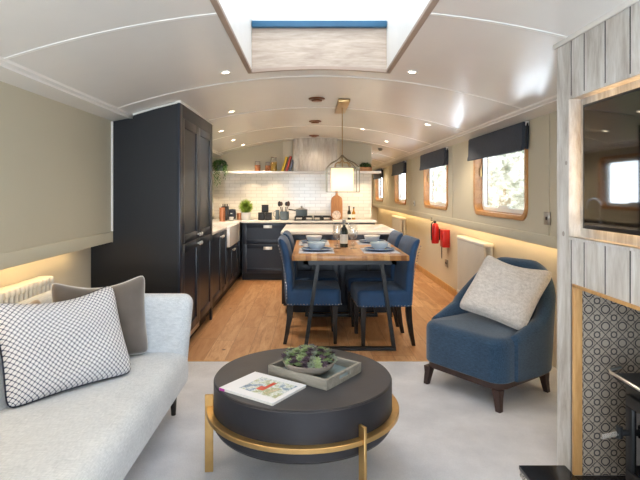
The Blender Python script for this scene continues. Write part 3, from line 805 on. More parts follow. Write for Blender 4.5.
# tall cupboard, top scribed to the camber
FX = -1.0
tc_ = thing('tall_cupboard', 'tall navy cupboard with four shaker doors reaching the curved ceiling', 'cupboard', (0, 0, 0))
TA, TB = 3.925, 5.23
def topz(x): return (zc(x)-.012) if x > TXL+.02 else WTOP+.0
mb = MB()
xs2 = [TXL+.04+(FX-.02-TXL-.04)*i/8 for i in range(9)]
poly = [(XLL+.004, .0)]+[(XLL+.004, LEDGE-.008), (XL+.014, LEDGE-.008), (XL+.014, WTOP-.002), (TXL+.0, WTOP+.02), (TXL+.034, WTOP+.02)]+[(x, topz(x)) for x in xs2 if x > TXL+.034]+[(FX-.02, topz(FX-.02)), (FX-.02, 0)]
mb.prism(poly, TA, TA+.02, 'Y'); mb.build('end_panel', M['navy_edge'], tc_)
mb = MB(); mb.prism([(XL+.015, .12), (XL+.015, WTOP-.004), (FX-.022, WTOP-.004), (FX-.022, .12)], TA+.02, TB, 'Y'); mb.build('carcass', M['navy'], tc_)
mb = MB(); mb.box((FX-.022, TA, 0), (FX, TA+.075, zc(FX)-.015), .002); mb.box((FX-.022, TB-.05, 0), (FX, TB, zc(FX)-.015), .002)
mb.box((FX-.022, TA+.075, 1.885), (FX, TB-.05, zc(FX)-.015), .002); mb.build('face_frame', M['navy'], tc_)
mb = MB(); mb.box((FX-.04, TA-.006, zc(FX)-.018), (FX+.008, TB+.006, zc(FX)-.002), .003); mb.prism([(x, topz(x)-.006) for x in xs2]+[(x, topz(x)+.008) for x in xs2[::-1]], TA-.01, TA, 'Y')
mb.box((XL+.002, TA-.01, LEDGE+.08), (XL+.016, TA, WTOP-.002)); mb.build('ceiling_bead', M['white'], tc_)
MB().box((FX-.09, TA+.02, 0), (FX-.06, TB-.05, .12)).build('plinth', M['navy_dk'], tc_)
MB().box((FX-.06, 4.45, .03), (FX-.052, 4.85, .085), .002).build('plinth_vent', M['chrome'], tc_)
ym = 4.575
for a, b, s in ((TA+.075, ym, 1), (ym, TB-.05, -1)):
    u = ym-.035*s
    shaker(tc_, 'upper_door', 'X', FX-.02, a, b, .885, 1.885, handle=('knob', u, .925), rail=.07)
    shaker(tc_, 'lower_door', 'X', FX-.02, a, b, .13, .885, handle=('knob', u, .845), rail=.07)

# left base run
def base_unit(name, label, loc_axis, u0, u1, parts, depth, f, zt=.845):
    """closed box plus fronts; world coords, Empty at origin of unit"""
    r = thing(name, label, 'kitchen cabinet')
    mb = MB()
    if loc_axis == 'X': mb.box((XL+.02, u0, .1), (f-.02, u1, zt)); mb.build('carcass', M['navy'], r); MB().box((f-.08, u0, 0), (f-.06, u1, .1)).build('plinth', M['navy_dk'], r)
    else: mb.box((u0, f+.02, .1), (u1, f+depth, zt)); mb.build('carcass', M['navy'], r); MB().box((u0, f+.06, 0), (u1, f+.08, .1)).build('plinth', M['navy_dk'], r)
    for p in parts: shaker(r, p[0], loc_axis, (f-.02 if loc_axis == 'X' else f+.02), p[1], p[2], p[3], p[4], handle=p[5], rail=p[6] if len(p) > 6 else .06)
    return r
KX = -1.02
base_unit('base_cabinet', 'navy base cabinet between the tall cupboard and the sink', 'X', 5.235, 6.27,
          [('door', 5.25, 5.86, .12, .84, ('knob', 5.81, .79)), ('door', 5.86, 6.26, .12, .84, ('knob', 5.91, .79))], .5, KX)
base_unit('base_cabinet', 'navy double-door cabinet under the white belfast sink', 'X', 6.27, 7.20,
          [('door', 6.28, 6.735, .12, .59, ('knob', 6.70, .545)), ('door', 6.735, 7.19, .12, .59, ('knob', 6.77, .545))], .5, KX, .60)
base_unit('corner_cabinet', 'navy corner cabinet panel right beyond the belfast sink', 'X', 7.20, 8.08, [('corner_panel', 7.2, 7.46, .12, .84, None)], .5, KX)
KY = 7.48
base_unit('drawer_unit', 'navy drawer unit with chrome cup handles on the back kitchen run, left of the oven', 'Y', -1.0, -.28,
          [('drawer', -.99, -.285, .535, .84, ('cup', -.62, .79)), ('drawer', -.99, -.285, .12, .535, ('cup', -.62, .475))], .6, KY)
base_unit('base_cabinet', 'navy base cabinet at the right end of the back kitchen run', 'Y', .34, .955,
          [('drawer', .35, .65, .12, .84, ('knob', .61, .78)), ('door', .65, .945, .12, .84, ('knob', .69, .78))], .6, KY)
ov = thing('built_in_oven', 'black built-in oven under the hob', 'oven')
mb = MB(); mb.box((-.278, KY+.02, .1), (.338, 8.08, .845)); mb.box((-.278, KY+.06, 0), (.338, 8.08, .11)); mb.build('housing', M['blackmetal'], ov)
mb = MB(); mb.box((-.27, KY, .2), (.33, KY+.02, .72), .004); o = mb.build('oven_door', M['screen'], ov)
mb = MB(); mb.cyl((-.22, KY-.035, .68), (.28, KY-.035, .68), .009); mb.cyl((-.2, KY-.035, .68), (-.2, KY, .68), .006); mb.cyl((.26, KY-.035, .68), (.26, KY, .68), .006); mb.build('handle', M['chrome'], o)
mb = MB(); mb.box((-.27, KY, .73), (.33, KY+.02, .84), .003); mb.build('control_panel', M['greyplastic'], ov)
for k in range(5): MB().cyl((-.2+.115*k, KY, .785), (-.2+.115*k, KY-.025, .785), .017, .015, 16).build('control_knob', M['chrome'], ov)
# worktop L-shaped, with sink cut-out
WB, WT = .847, .875
mb = MB()
mb.box((XL+.015, TB+.003, WB), (KX-.02, 6.28, WT), .002); mb.box((KX-.022, TB+.003, WB), (KX-.0, 6.28, WT), .002)
mb.box((XL+.015, 6.28, WB), (-1.43, 7.20, WT)); mb.box((XL+.015, 7.20, WB), (KX, 8.085, WT), .002)
mb.box((KX-.002, KY-.03, WB), (XK+.0, 8.085, WT), .002)
single('worktop', mb, M['worktop'], 'white quartz worktop running round the back and left of the kitchen', 'worktop')
# belfast sink
sn = thing('belfast_sink', 'white ceramic belfast sink set into the left worktop', 'sink', (-1.2, 6.74, .615))
mb = MB(); w, dd = .21, .44
for a, b in (((-.22, -dd, 0), (w, -dd+.035, .252)), ((-.22, dd-.035, 0), (w, dd, .252)), ((-.22, -dd+.035, 0), (-.185, dd-.035, .252)), ((w-.035, -dd+.035, 0), (w, dd-.035, .252)), ((-.185, -dd+.035, 0), (w-.035, dd-.035, .03))): mb.box(a, b, .006, 3)
mb.build('basin', M['ceramic'], sn)
tp = thing('kitchen_tap', 'chrome swan-neck kitchen tap behind the belfast sink', 'tap', (-1.47, 6.74, WT))
mb = MB(); mb.cyl((0, 0, 0), (0, 0, .05), .025, .02); pts = [(0, 0, .05), (0, 0, .25)]+[(.09-.09*math.cos(a), 0, .25+.09*math.sin(a)) for a in [PI*k/10 for k in range(1, 11)]]+[(.18, 0, .2)]
mb.tube(pts, .012, 12); mb.build('spout', M['chrome'], tp)
mb = MB(); mb.cyl((0, .03, .05), (.0, .09, .07), .007); mb.build('lever', M['chrome'], tp)

# island
isl = thing('kitchen_island', 'navy kitchen island behind the dining table', 'kitchen island')
MB().box((-.285, 5.47, .08), (.93, 6.66, .845), .002).build('body', M['navy'], isl)
MB().box((-.25, 5.51, 0), (.90, 6.62, .08)).build('plinth', M['navy_dk'], isl)
shaker(isl, 'end_panel', 'Y', 5.47, -.28, .32, .09, .84, rail=.08); shaker(isl, 'end_panel', 'Y', 5.47, .32, .925, .09, .84, rail=.08)
for k in range(2):
    shaker(isl, 'door', 'X', -.285, 5.5+.58*k, 6.07+.58*k, .09, .84, sg=-1, handle=('knob', 6.0+.12*k, .78))
single('island_worktop', MB().box((-.313, 5.432, WB), (.958, 6.69, WT), .003), M['worktop'], 'white quartz worktop of the kitchen island', 'worktop')

# shelf + hood cover
SHZ = 1.622
single('wall_shelf', MB().box((XL+.02, 7.84, SHZ-.035), (XK+.12, YK, SHZ), .003), M['white'], 'long white shelf across the kitchen back wall', 'shelf')
mb = MB(); x = -.255
while x < .35:
    mb.box((x+.003, 7.80, SHZ+.001), (x+.072, 7.83, zc(x)-.004), .003); x += .075
mb.box((-.25, 7.83, SHZ+.001), (.35, YK, zc(.35)-.01))
single('cooker_hood', mb, M['planks'], 'cooker hood boxed in with pale vertical planks above the hob', 'cooker hood')
# pilasters painted on upper back wall
for k, x in enumerate((-.36, .40)):
    struct(MB().box((x-.07, YK-.008, SHZ), (x+.07, YK, zc(x)-.002)).build('trim_%d' % (50+k), M['wall_lo']), 'flat painted upright board on the back wall '+('left' if k == 0 else 'right')+' of the cooker hood', 'trim')

# ------------------------------------------------------------------ foliage helpers
def leaf(mb, p, d, ln, wd, droop=.3):
    p = Vector(p); d = Vector(d).normalized(); sd = d.cross(Vector((0, 0, 1)))
    if sd.length < .05: sd = Vector((1, 0, 0))
    sd.normalize(); a = p; m1 = p+d*ln*.5; e = p+d*ln-Vector((0, 0, droop*ln))
    v = [mb.bm.verts.new(q) for q in (a, m1+sd*wd/2, e, m1-sd*wd/2)]
    mb.bm.faces.new(v)
def rv(): return Vector((random.gauss(0, 1), random.gauss(0, 1), random.gauss(0, 1))).normalized()

# kitchen plants
gp = thing('potted_grass_plant', 'round bright green grassy plant in a white pot on the kitchen worktop', 'potted plant', (-.97, 7.72, WT))
MB().lathe([(0, 0), (.062, 0), (.072, .03), (.072, .115), (.064, .115), (.064, .1), (0, .1)], 24).build('pot', M['ceramic'], gp)
mb = MB()
for k in range(900):
    v = rv(); b = Vector((0, 0, .195))+v*.035; t = b+v*.085*random.uniform(.85, 1.1)+Vector((0, 0, .01))
    sd = v.cross(rv()).normalized()*.007; q = [mb.bm.verts.new(z) for z in (b-sd, b+sd, t+Vector((0, 0, 0)))]; mb.bm.faces.new(q)
o = mb.build('foliage', M['leaf_lt'], gp)
hp = thing('trailing_plant', 'trailing green plant at the left end of the kitchen shelf', 'potted plant', (-1.40, 7.93, SHZ))
MB().lathe([(0, 0), (.045, 0), (.055, .09), (.048, .09), (.045, .07), (0, .07)], 20).build('pot', M['slate_pot'], hp)
mb = MB()
for k in range(420):
    v = rv(); p = Vector((v.x*.10, v.y*.06, .1+v.z*.07)); leaf(mb, p, rv()+Vector((0, 0, .2)), .035, .022)
for s in range(10):
    x = random.uniform(-.09, .11); y = -.13+random.uniform(-.02, .015); L_ = random.uniform(.12, .32); z = .06
    for k in range(int(L_/.009)):
        x += random.uniform(-.005, .005); leaf(mb, (x+random.uniform(-.01, .01), y, z-k*.009), (random.uniform(-1, 1), -.5, -.3), .026, .016)
mb.build('foliage', M['leaf'], hp)
tr = thing('herb_trough', 'low wooden trough of green box plants at the right end of the kitchen shelf', 'potted plant', (.87, 7.95, SHZ))
MB().box((-.10, -.05, 0), (.09, .05, .065), .004).build('trough', M['chop'], tr)
mb = MB()
for k in range(500):
    v = rv(); leaf(mb, (v.x*.085-.005, v.y*.045, .095+v.z*.035), rv(), .025, .016)
mb.build('foliage', M['leaf_dk'], tr)

# jars and books on the shelf
def jar(x, y, r, hgt, m, label):
    t = thing('storage_jar', label, 'jar', (x, y, SHZ), 0, 'glass storage jars on the kitchen shelf')
    MB().lathe([(0, .001), (r, .001), (r, hgt*.82), (r*.8, hgt*.88), (r*.8, hgt*.9)], 20).build('glass', M['wineglass'], t)
    MB().lathe([(0, .004), (r*.92, .004), (r*.92, hgt*.62), (0, hgt*.62)], 20).build('contents', m, t)
    mb = MB(); mb.lathe([(0, hgt*.9), (r*.88, hgt*.9), (r*.88, hgt*.97), (0, hgt)], 20); mb.build('lid', M['greyplastic'], t)
jar(-.82, 7.98, .047, .16, M['jar_pasta'], 'short clip-top jar of orange pasta, leftmost of the shelf jars')
jar(-.66, 7.98, .045, .15, M['jar_pasta'], 'short jar of brown grains, middle one of the shelf jars')
jar(-.565, 7.96, .05, .23, M['jar_oil'], 'tall jar of yellow contents, rightmost of the shelf jars')
def book(x, w, h, m, lean, label):
    t = thing('cookbook', label, 'book', (x, 7.97, SHZ), 0, 'leaning cookbooks on the kitchen shelf'); t.rotation_euler = (0, lean, 0)
    mb = MB(); mb.box((0, -.07, 0), (.003, .07, h)); mb.box((w-.003, -.07, 0), (w, .07, h)); mb.box((0, -.07, 0), (w, -.067, h)); mb.build('cover', m, t)
    MB().box((.003, -.066, .004), (w-.003, .066, h-.004)).build('pages', M['pages'], t)
book(-.45, .04, .24, M['book_y'], .3, 'yellow cookbook leaning to the right, leftmost on the shelf')
book(-.388, .035, .25, M['book_r'], .30, 'red cookbook leaning beside the yellow one')
book(-.335, .03, .19, M['book_b'], .3, 'small blue-grey cookbook at the right of the leaning row')

# worktop items
def P(x, y): return (x, y, WT)
t = thing('copper_canister', 'copper coloured canister with a wooden spatula beside the tall cupboard', 'canister', P(-1.27, 6.98+.4))
MB().lathe([(0, 0), (.042, 0), (.042, .2), (.038, .2), (.038, .02), (0, .02)], 24).build('canister', M['copper'], t)
mb = MB(); mb.box((-.035, -.005, .05), (-.015, .005, .27), .003); mb.build('spatula', M['label'], t)
t = thing('knife_block', 'black knife block on the kitchen worktop next to the copper canister', 'knife block', P(-1.27, 7.66))
MB().box((-.055, -.07, 0), (.045, .07, .21), .01).build('block', M['darkwood'], t)
for k in range(4): MB().box((-.04+.022*k, -.03, .2), (-.028+.022*k, -.01, .245), .003).build('knife_handle', M['black'], t)
t = thing('toaster', 'small dark toaster on the worktop beside the knife block', 'toaster', P(-1.205, 7.86))
MB().box((-.05, -.08, .01), (.06, .08, .16), .02, 3).build('body', M['navy'], t)
MB().box((-.02, -.06, .159), (.03, .06, .163)).build('slot', M['black'], t)
MB().box((-.01, -.095, .09), (.02, -.079, .105), .003).build('lever', M['chrome'], t)
t = thing('teacup', 'white teacup on a saucer at the corner of the worktop', 'cup', P(-1.17, 7.58))
MB().lathe([(0, 0), (.03, 0), (.065, .012), (.062, .014), (0, .006)], 24).build('saucer', M['ceramic'], t)
MB().lathe([(0, .008), (.02, .008), (.033, .03), (.036, .055), (.033, .055), (.028, .03), (0, .016)], 24).build('cup', M['ceramic'], t)
t = thing('candle_holder', 'copper tealight holder glowing on the worktop by the splashback', 'candle', P(-1.09, 7.88))
MB().lathe([(0, 0), (.04, 0), (.042, .1), (.037, .1), (.036, .01), (0, .01)], 20).build('holder', M['copper'], t)
MB().lathe([(0, .06), (.02, .06), (.02, .085), (0, .1)], 12).build('flame', M['candle'], t)
for i, (x, z, lb) in enumerate(((-.735, 0, 'dark spice tin, bottom left of the stack of three'), (-.628, 0, 'dark spice tin, bottom right of the stack of three'), (-.682, .117, 'dark spice tin on top of the stack of three'))):
    t = thing('spice_tin', lb, 'tin', (x, 7.75, WT+z), 0, 'stacked spice tins on the worktop')
    MB().box((-.05, -.05, 0), (.05, .05, .095), .008).build('tin', M['black'], t); MB().box((-.051, -.051, .095), (.051, .051, .115), .006).build('lid', M['blackmetal'], t)
t = thing('utensil_pot', 'grey stoneware pot of wooden spoons and ladles', 'utensil pot', P(-.39, 7.75))
MB().lathe([(0, 0), (.06, 0), (.07, .02), (.07, .13), (.064, .13), (.062, .02), (0, .02)], 24).build('pot', M['slate_pot'], t)
for k, (dx, sz) in enumerate(((-.075, 1), (-.045, .8), (.03, .8), (.06, 1))):
    mb = MB(); mb.tube([(dx*.3, 0, .05), (dx*.8, 0, .2)], .006, 8); mb.ball((dx, -.005, .245), .03*sz, 2, (.9, .35, 1.4)); mb.build('spoon', M['board_end'] if k % 2 else M['black'], t)
t = thing('water_jug', 'slim dark jug left of the utensil pot', 'jug', P(-.50, 7.82))
MB().lathe([(0, 0), (.03, 0), (.035, .03), (.025, .12), (.03, .15), (.026, .15), (.021, .12), (0, .02)], 20).build('body', M['slate_pot'], t)
mb = MB(); mb.tube([(-.026, 0, .13), (-.055, 0, .12), (-.055, 0, .06), (-.033, 0, .04)], .005, 8); mb.build('handle', M['slate_pot'], t)
# hob, pan
t = thing('gas_hob', 'black gas hob with cast-iron pan supports', 'hob', P(.04, 7.77))
MB().box((-.28, -.23, 0), (.30, .22, .012), .004).build('glass_plate', M['screen'], t)
for x in (-.13, .14):
    for y in (-.11, .11):
        MB().cyl((x, y, .012), (x, y, .03), .035, .03, 16).build('burner', M['iron'], t)
for x0 in (-.27, .015):
    mb = MB()
    for yy in (-.2, .19): mb.box((x0, yy-.006, .045), (x0+.27, yy+.006, .058))
    for xx in (.0, .258): mb.box((x0+xx, -.2, .045), (x0+xx+.012, .19, .058))
    mb.box((x0+.125, -.2, .046), (x0+.137, .19, .058)); mb.box((x0, -.115, .046), (x0+.27, -.103, .058)); mb.box((x0, .1, .046), (x0+.27, .112, .058))
    for xx in (.0, .258):
        for yy in (-.2, .18): mb.box((x0+xx, yy, .011), (x0+xx+.012, yy+.012, .05))
    mb.build('pan_support', M['iron'], t)
t = thing('saucepan', 'lidded dark saucepan on the back left of the hob', 'saucepan', (-.13, 7.86, WT+.0585))
MB().lathe([(0, 0), (.085, 0), (.09, .01), (.09, .095), (.084, .095), (0, .01)], 28).build('pan', M['slate_pot'], t)
MB().lathe([(.092, .095), (.092, .1), (.03, .115), (.012, .118), (.012, .14), (.02, .15), (0, .155)], 28).build('lid', M['greyplastic'], t)
mb = MB(); mb.tube([(-.088, -.01, .08), (-.14, -.02, .09), (-.2, -.03, .1)], .009, 8); mb.build('handle', M['black'], t)
# chopping board leaning
t = thing('chopping_board', 'tall paddle-shaped wooden chopping board leaning on the white tiles', 'chopping board', P(.42, 8.0)); t.rotation_euler = (-.12, 0, 0)
mb = MB(); pl = [(.09*a, b) for a, b in ((-1, .02), (-.9, 0), (.9, 0), (1, .02), (1, .28), (.9, .335), (.55, .36), (.25, .375), (.2, .40), (.2, .46), (.12, .475), (-.12, .475), (-.2, .46), (-.2, .40), (-.25, .375), (-.55, .36), (-.9, .335), (-1, .28))]
mb.prism(pl, -.01, .01, 'Y'); mb.build('board', M['chop'], t)
t = thing('decorative_plate', 'round patterned plate propped in front of the chopping board', 'plate', P(.41, 7.9)); t.rotation_euler = (1.35, 0, 0)
M['shell'] = plain('patterned_shell', 'cdbcae', .4, var=.45, vs=55)
MB().lathe([(0, .0), (.05, .002), (.068, .012), (.066, .016), (.045, .007), (0, .005)], 28, (0, .068, 0)).build('dish', M['shell'], t)
for x, m, lb, h in ((.605, M['olive'], 'dark oil bottle, left of the pair by the chopping board', .19), (.675, M['amber'], 'amber oil bottle, right of the pair by the chopping board', .175)):
    t = thing('oil_bottle', lb, 'bottle', P(x, 7.88), 0, 'oil bottles on the kitchen worktop')
    MB().lathe([(0, 0), (.027, 0), (.027, h*.6), (.012, h*.78), (.011, h), (0, h)], 16).build('bottle', m, t)
    MB().lathe([(.0115, h-.003), (.013, h-.003), (.013, h+.02), (0, h+.02)], 12).build('stopper', M['black'], t)
    MB().lathe([(.0275, .03), (.0277, .03), (.0277, .08), (.0275, .08)], 16).build('paper_label', M['label'], t)

# ------------------------------------------------------------------ pendant lantern
PX, PY = .305, 4.82
pn = thing('lantern_pendant', 'brass lantern pendant with an ivory drum shade over the dining table', 'pendant light', (PX, PY, 0))
mb = MB(); zt2 = zc(PX); mb.box((-.055, -.33, zt2-.028), (.05, .36, zt2-.003), .003); mb.build('ceiling_plate', M['brass'], pn)
mb = MB(); mb.cyl((0, 0, 1.66), (0, 0, zt2-.02), .004, None, 8)
for a in (0, PI/2, PI, 1.5*PI):
    c_, s_ = math.cos(a+PI/4), math.sin(a+PI/4); mb.tube([(c_*rr, s_*rr, zz) for rr, zz in ((.005, 1.60), (.03, 1.575), (.06, 1.58), (.09, 1.565), (.10, 1.54), (.085, 1.525))], .005, 6)
z = 1.65
while z < zt2-.03:
    k = int(z*1000) % 2; mb.tube([(math.cos(a)*(.008 if k else .002), math.sin(a)*(.002 if k else .008), z+.012*math.sin(a)+.01) for a in [2*PI*i/8 for i in range(8)]], .002, 5, closed=True); z += .024
mb.build('chain', M['brass'], pn)
mb = MB(); H = .148; b0, b1 = 1.30, 1.525
for sx in (-1, 1):
    for sy in (-1, 1):
        mb.box((sx*H-.0038, sy*H-.0038, b0), (sx*H+.0038, sy*H+.0038, b1))
        mb.tube([(sx*H, sy*H, b1), (sx*.105, sy*.105, b1+.045), (sx*.05, sy*.05, b1+.075), (sx*.012, sy*.012, b1+.11)], .005, 6)
for z in (b0, b1):
    for s in (-1, 1): mb.box((-H, s*H-.004, z-.004), (H, s*H+.004, z+.004)); mb.box((s*H-.004, -H, z-.004), (s*H+.004, H, z+.004))
mb.lathe([(0, b1+.13), (.012, b1+.125), (.018, b1+.105), (.006, b1+.09), (0, b1+.09)], 12)
mb.build('frame', M['pewter'], pn)
mb = MB(); mb.lathe([(.106, 1.31), (.106, 1.522)], 40); o = mb.build('drum_shade', M['shade'], pn)
mb = MB(); mb.cyl((0, 0, 1.44), (0, 0, b1+.1), .006); mb.lathe([(0, 1.45), (.05, 1.452), (.05, 1.458), (0, 1.46)], 20)
for a in range(3): mb.tube([(0, 0, 1.53), (.106*math.cos(a*2.1), .106*math.sin(a*2.1), 1.52)], .003, 5)
mb.build('stem', M['brass'], pn)
MB().ball((0, 0, 1.405), .028, 2, (1, 1, 1.2)).build('bulb', emit('warm_bulb', 'ffdca0', 25), pn)

# ------------------------------------------------------------------ dining table
DT = .79
tb = thing('dining_table', 'butcher-block dining table on black trapezoid frames against the island', 'dining table', (.326, 4.755, 0))
MB().box((-.471, -.665, DT-.042), (.471, .665, DT), .003).build('tabletop', M['table_top'], tb)
mb = MB()
for x in (-.36, .36): mb.box((x-.02, -.6, DT-.082), (x+.02, .6, DT-.042))
for y in (-.585, .585): mb.box((-.38, y-.015, DT-.082), (.38, y+.015, DT-.042))
mb.build('underframe', M['blackmetal'], tb)
for y in (-.57, .57):
    mb = MB()
    for s in (-1, 1):
        xt, xb = s*.262, s*.365
        mb.loft([[(xt-.015, y-.02, DT-.082), (xt+.015, y-.02, DT-.082), (xt+.015, y+.02, DT-.082), (xt-.015, y+.02, DT-.082)],
                 [(xb-.015, y-.02, 0.003), (xb+.015, y-.02, .003), (xb+.015, y+.02, .003), (xb-.015, y+.02, .003)]])
    mb.box((-.365, y-.0195, .003), (.365, y+.0195, .030)); mb.build('leg_frame', M['blackmetal'], tb)

# dining chair, faces +x locally
def dining_chair(label):
    t = thing('dining_chair', label, 'dining chair', (0, 0, 0), 0, 'blue velvet dining chairs around the table')
    mb = MB(); mb.pad(.47, .47, .335, .475, .05, .035, (0, 0), crown=.02, bottom=.01); mb.build('seat', M['velvet'], t, angle=70)
    # backrest: gently scrolled
    mb = MB(); rings = []
    prof = [(.35, -.195, .075), (.48, -.20, .085), (.60, -.205, .085), (.72, -.218, .08), (.80, -.235, .078), (.845, -.25, .078), (.875, -.262, .072), (.893, -.272, .05), (.9, -.28, .015)]
    for z, x, th in prof:
        ring = []; W = .235-.012*abs(z-.6)
        for k in range(28):
            a = 2*PI*k/28; cx, sy = math.cos(a), math.sin(a)
            ring.append((x+th*.5*math.copysign(abs(cx)**.7, cx)-.02*(1-(abs(sy)**2))*.6, W*math.copysign(abs(sy)**.35, sy), z))
        rings.append(ring)
    mb.loft(rings); mb.build('backrest', M['velvet'], t, angle=70)
    def studs(pts, band):
        mb = MB()
        for p in pts: mb.ball(p, .0066, 1)
        mb.tube(band, .0008, 4); mb.build('nailhead_trim', M['stud'], t)
    n = 17; us = [-.215+.43*k/(n-1) for k in range(n)]
    studs([(u, -.236, .348) for u in us]+[(.236, u, .348) for u in us]+[(u, .236, .348) for u in us], [(-.215, -.234, .348), (.215, -.234, .348), (.234, -.215, .348), (.234, .215, .348), (.215, .234, .348), (-.215, .234, .348)])
    for s in (-1, 1):
        pts = [(-.20-.09*((.40+k*.026-.4)/.5)**2-.028, s*(.232-.012*abs(.40+k*.026-.6)), .40+k*.026) for k in range(18)]
        studs(pts, pts)
    for s in (-1, 1):
        MB().loft([[(.185-r, s*.195-r, z), (.185+r, s*.195-r, z), (.185+r, s*.195+r, z), (.185-r, s*.195+r, z)] for r, z in ((.014, .001), (.017, .1), (.024, .34))]).build('leg', M['darkwood'], t)
        MB().loft([[(x-r, s*.195-r, z), (x+r, s*.195-r, z), (x+r, s*.195+r, z), (x-r, s*.195+r, z)] for r, x, z in ((.015, -.245, .001), (.018, -.225, .1), (.021, -.208, .22), (.024, -.2, .34))]).build('leg', M['darkwood'], t)
    return t
c0 = dining_chair('blue velvet dining chair at the near left of the dining table')
c0.location = (.03, 4.56, 0)
dup(c0, (.04, 5.12, 0), 0, 'blue velvet dining chair at the far left of the dining table, behind the near one')
dup(c0, (.62, 4.50, 0), PI+.06, 'blue velvet dining chair at the near right of the dining table')
dup(c0, (.60, 5.12, 0), PI, 'blue velvet dining chair at the far right of the dining table')

# place settings
def setting(x, y, s, pos):
    single('placemat', MB().box((-.15, -.19, 0), (.15, .19, .003), .001), M['placemat'], 'grey woven placemat at the '+pos+' place', 'placemat', (x, y, DT), 0, 'placemats on the dining table')
    t = thing('dinner_plate', 'blue dinner plate with a pale rim at the '+pos+' place', 'plate', (x, y, DT+.003), 0, 'plates on the dining table')
    MB().lathe([(0, 0), (.07, 0), (.132, .016), (.134, .02), (.09, .01), (0, .006)], 40).build('well', M['plate_blue'], t)
    MB().lathe([(.128, .0175), (.136, .0195), (.136, .023), (.126, .0205)], 40).build('rim', M['ceramic_blue'], t)
    single('bowl', MB().lathe([(0, 0), (.035, 0), (.04, .006), (.07, .03), (.082, .066), (.079, .067), (.065, .033), (.035, .012), (0, .01)], 36), M['ceramic_blue' if 'near' in pos else 'ceramic'], ('pale blue' if 'near' in pos else 'white')+' bowl stacked on the plate at the '+pos+' place', 'bowl', (x, y, DT+.0095), 0, 'bowls on the dining table')
    for k, (dy, nm) in enumerate(((.165, 'fork'), (-.165, 'knife'))):
        mb = MB(); mb.box((-.09, -.004, 0), (.05, .004, .003), .001)
        if nm == 'fork':
            for q in (-.009, -.003, .003, .009): mb.box((.06, q-.0015, 0), (.10, q+.0015, .002))
            mb.box((.048, -.0105, 0), (.062, .0105, .002))
        else: mb.box((.045, -.008, 0), (.12, .006, .0015), .0005)
        single(nm, mb, M['chrome'], 'steel '+nm+' beside the plate at the '+pos+' place', nm, (x, y+dy*s, DT+.0035), 0 if s > 0 else PI, nm+'s on the dining table')
setting(.055, 4.42, 1, 'near left'); setting(.60, 4.42, -1, 'near right'); setting(.04, 5.06, 1, 'far left'); setting(.62, 5.10, -1, 'far right')
for i, (x, y, rz, pos) in enumerate(((-.02, 4.78, .3, 'left'), (.70, 4.76, -.2, 'right'))):
    mb = MB(); mb.pad(.10, .17, 0, .014, .01, .005, crown=.004); mb.box((-.04, -.07, .012), (.05, .05, .02), .003)
    single('napkin', mb, M['napkin'], 'folded pale blue napkin on the '+pos+' side of the table', 'napkin', (x, y, DT+.0005), rz, 'folded napkins on the dining table')
def wineglass(x, y, label, first=[None]):
    if first[0] is None:
        t = thing('wine_glass', label, 'wine glass', (x, y, DT), 0, 'wine glasses in the middle of the dining table')
        MB().lathe([(.018, .085), (.034, .105), (.042, .14), (.038, .185), (.034, .215)], 28, (0, 0, 0)).build('cup', M['wineglass'], t)
        MB().lathe([(0, 0), (.035, 0), (.034, .003), (.008, .008), (.0045, .02), (.0045, .07), (.010, .082), (.018, .085)], 24).build('stem', M['wineglass'], t)
        first[0] = t
    else: dup(first[0], (x, y, DT), 0, label)
for x, y, lb in ((.245, 4.60, 'near left'), (.39, 4.60, 'near right'), (.26, 4.85, 'far left'), (.40, 4.87, 'far right')):
    wineglass(x, y, 'clear stemmed wine glass, '+lb+' of the four round the bottle')
t = thing('wine_bottle', 'dark wine bottle with a pale label in the middle of the dining table', 'bottle', (.315, 4.72, DT))
MB().lathe([(0, 0), (.036, 0), (.037, .005), (.037, .145), (.03, .168), (.014, .19), (.0135, .245), (0, .245)], 28).build('bottle', M['olive'], t)
MB().lathe([(.0372, .035), (.0376, .035), (.0376, .12), (.0372, .12)], 28).build('paper_label', M['label'], t)
MB().lathe([(.0138, .205), (.0152, .205), (.0152, .255), (0, .257)], 16).build('foil', M['greyplastic'], t)

# ------------------------------------------------------------------ coffee table
CT = (-.033, 2.414)
ct = thing('coffee_table', 'round dark drum coffee table in a gold ring on three flat gold legs', 'coffee table', (*CT, 0))
MB().lathe([(0, .222), (.385, .222), (.408, .228), (.416, .24), (.416, .4315), (.411, .4365), (.0, .4365)], 96).build('drum', M['drum_side'], ct, angle=25)
MB().lathe([(0, .4366), (.408, .4366), (.4105, .4385), (.409, .44), (0, .44)], 96).build('tabletop', M['drum'], ct, angle=25)
MB().lathe([(.417, .287), (.447, .287), (.449, .289), (.449, .306), (.447, .308), (.417, .308), (.417, .287)], 96).build('ring', M['gold'], ct, angle=25)
for ang in (-56, 186, 65):     # degrees from +x
    a = math.radians(ang); mb = MB(); rot = Matrix.Rotation(a, 3, 'Z')
    mb.box((.419, -.0065, .002), (.457, .0065, .36), .0015, 1); mb.cyl((.438, -.010, .298), (.438, .010, .298), .006, .006, 12)
    bmesh.ops.rotate(mb.bm, cent=(0, 0, 0), matrix=rot, verts=mb.bm.verts); mb.build('leg', M['gold'], ct)

# tray
T0 = CT[0]
ax = Vector((.265, -.196)); ax.normalize(); ang = math.atan2(ax.y, ax.x)
trc = ((.069-.161/2*0, 2.204))
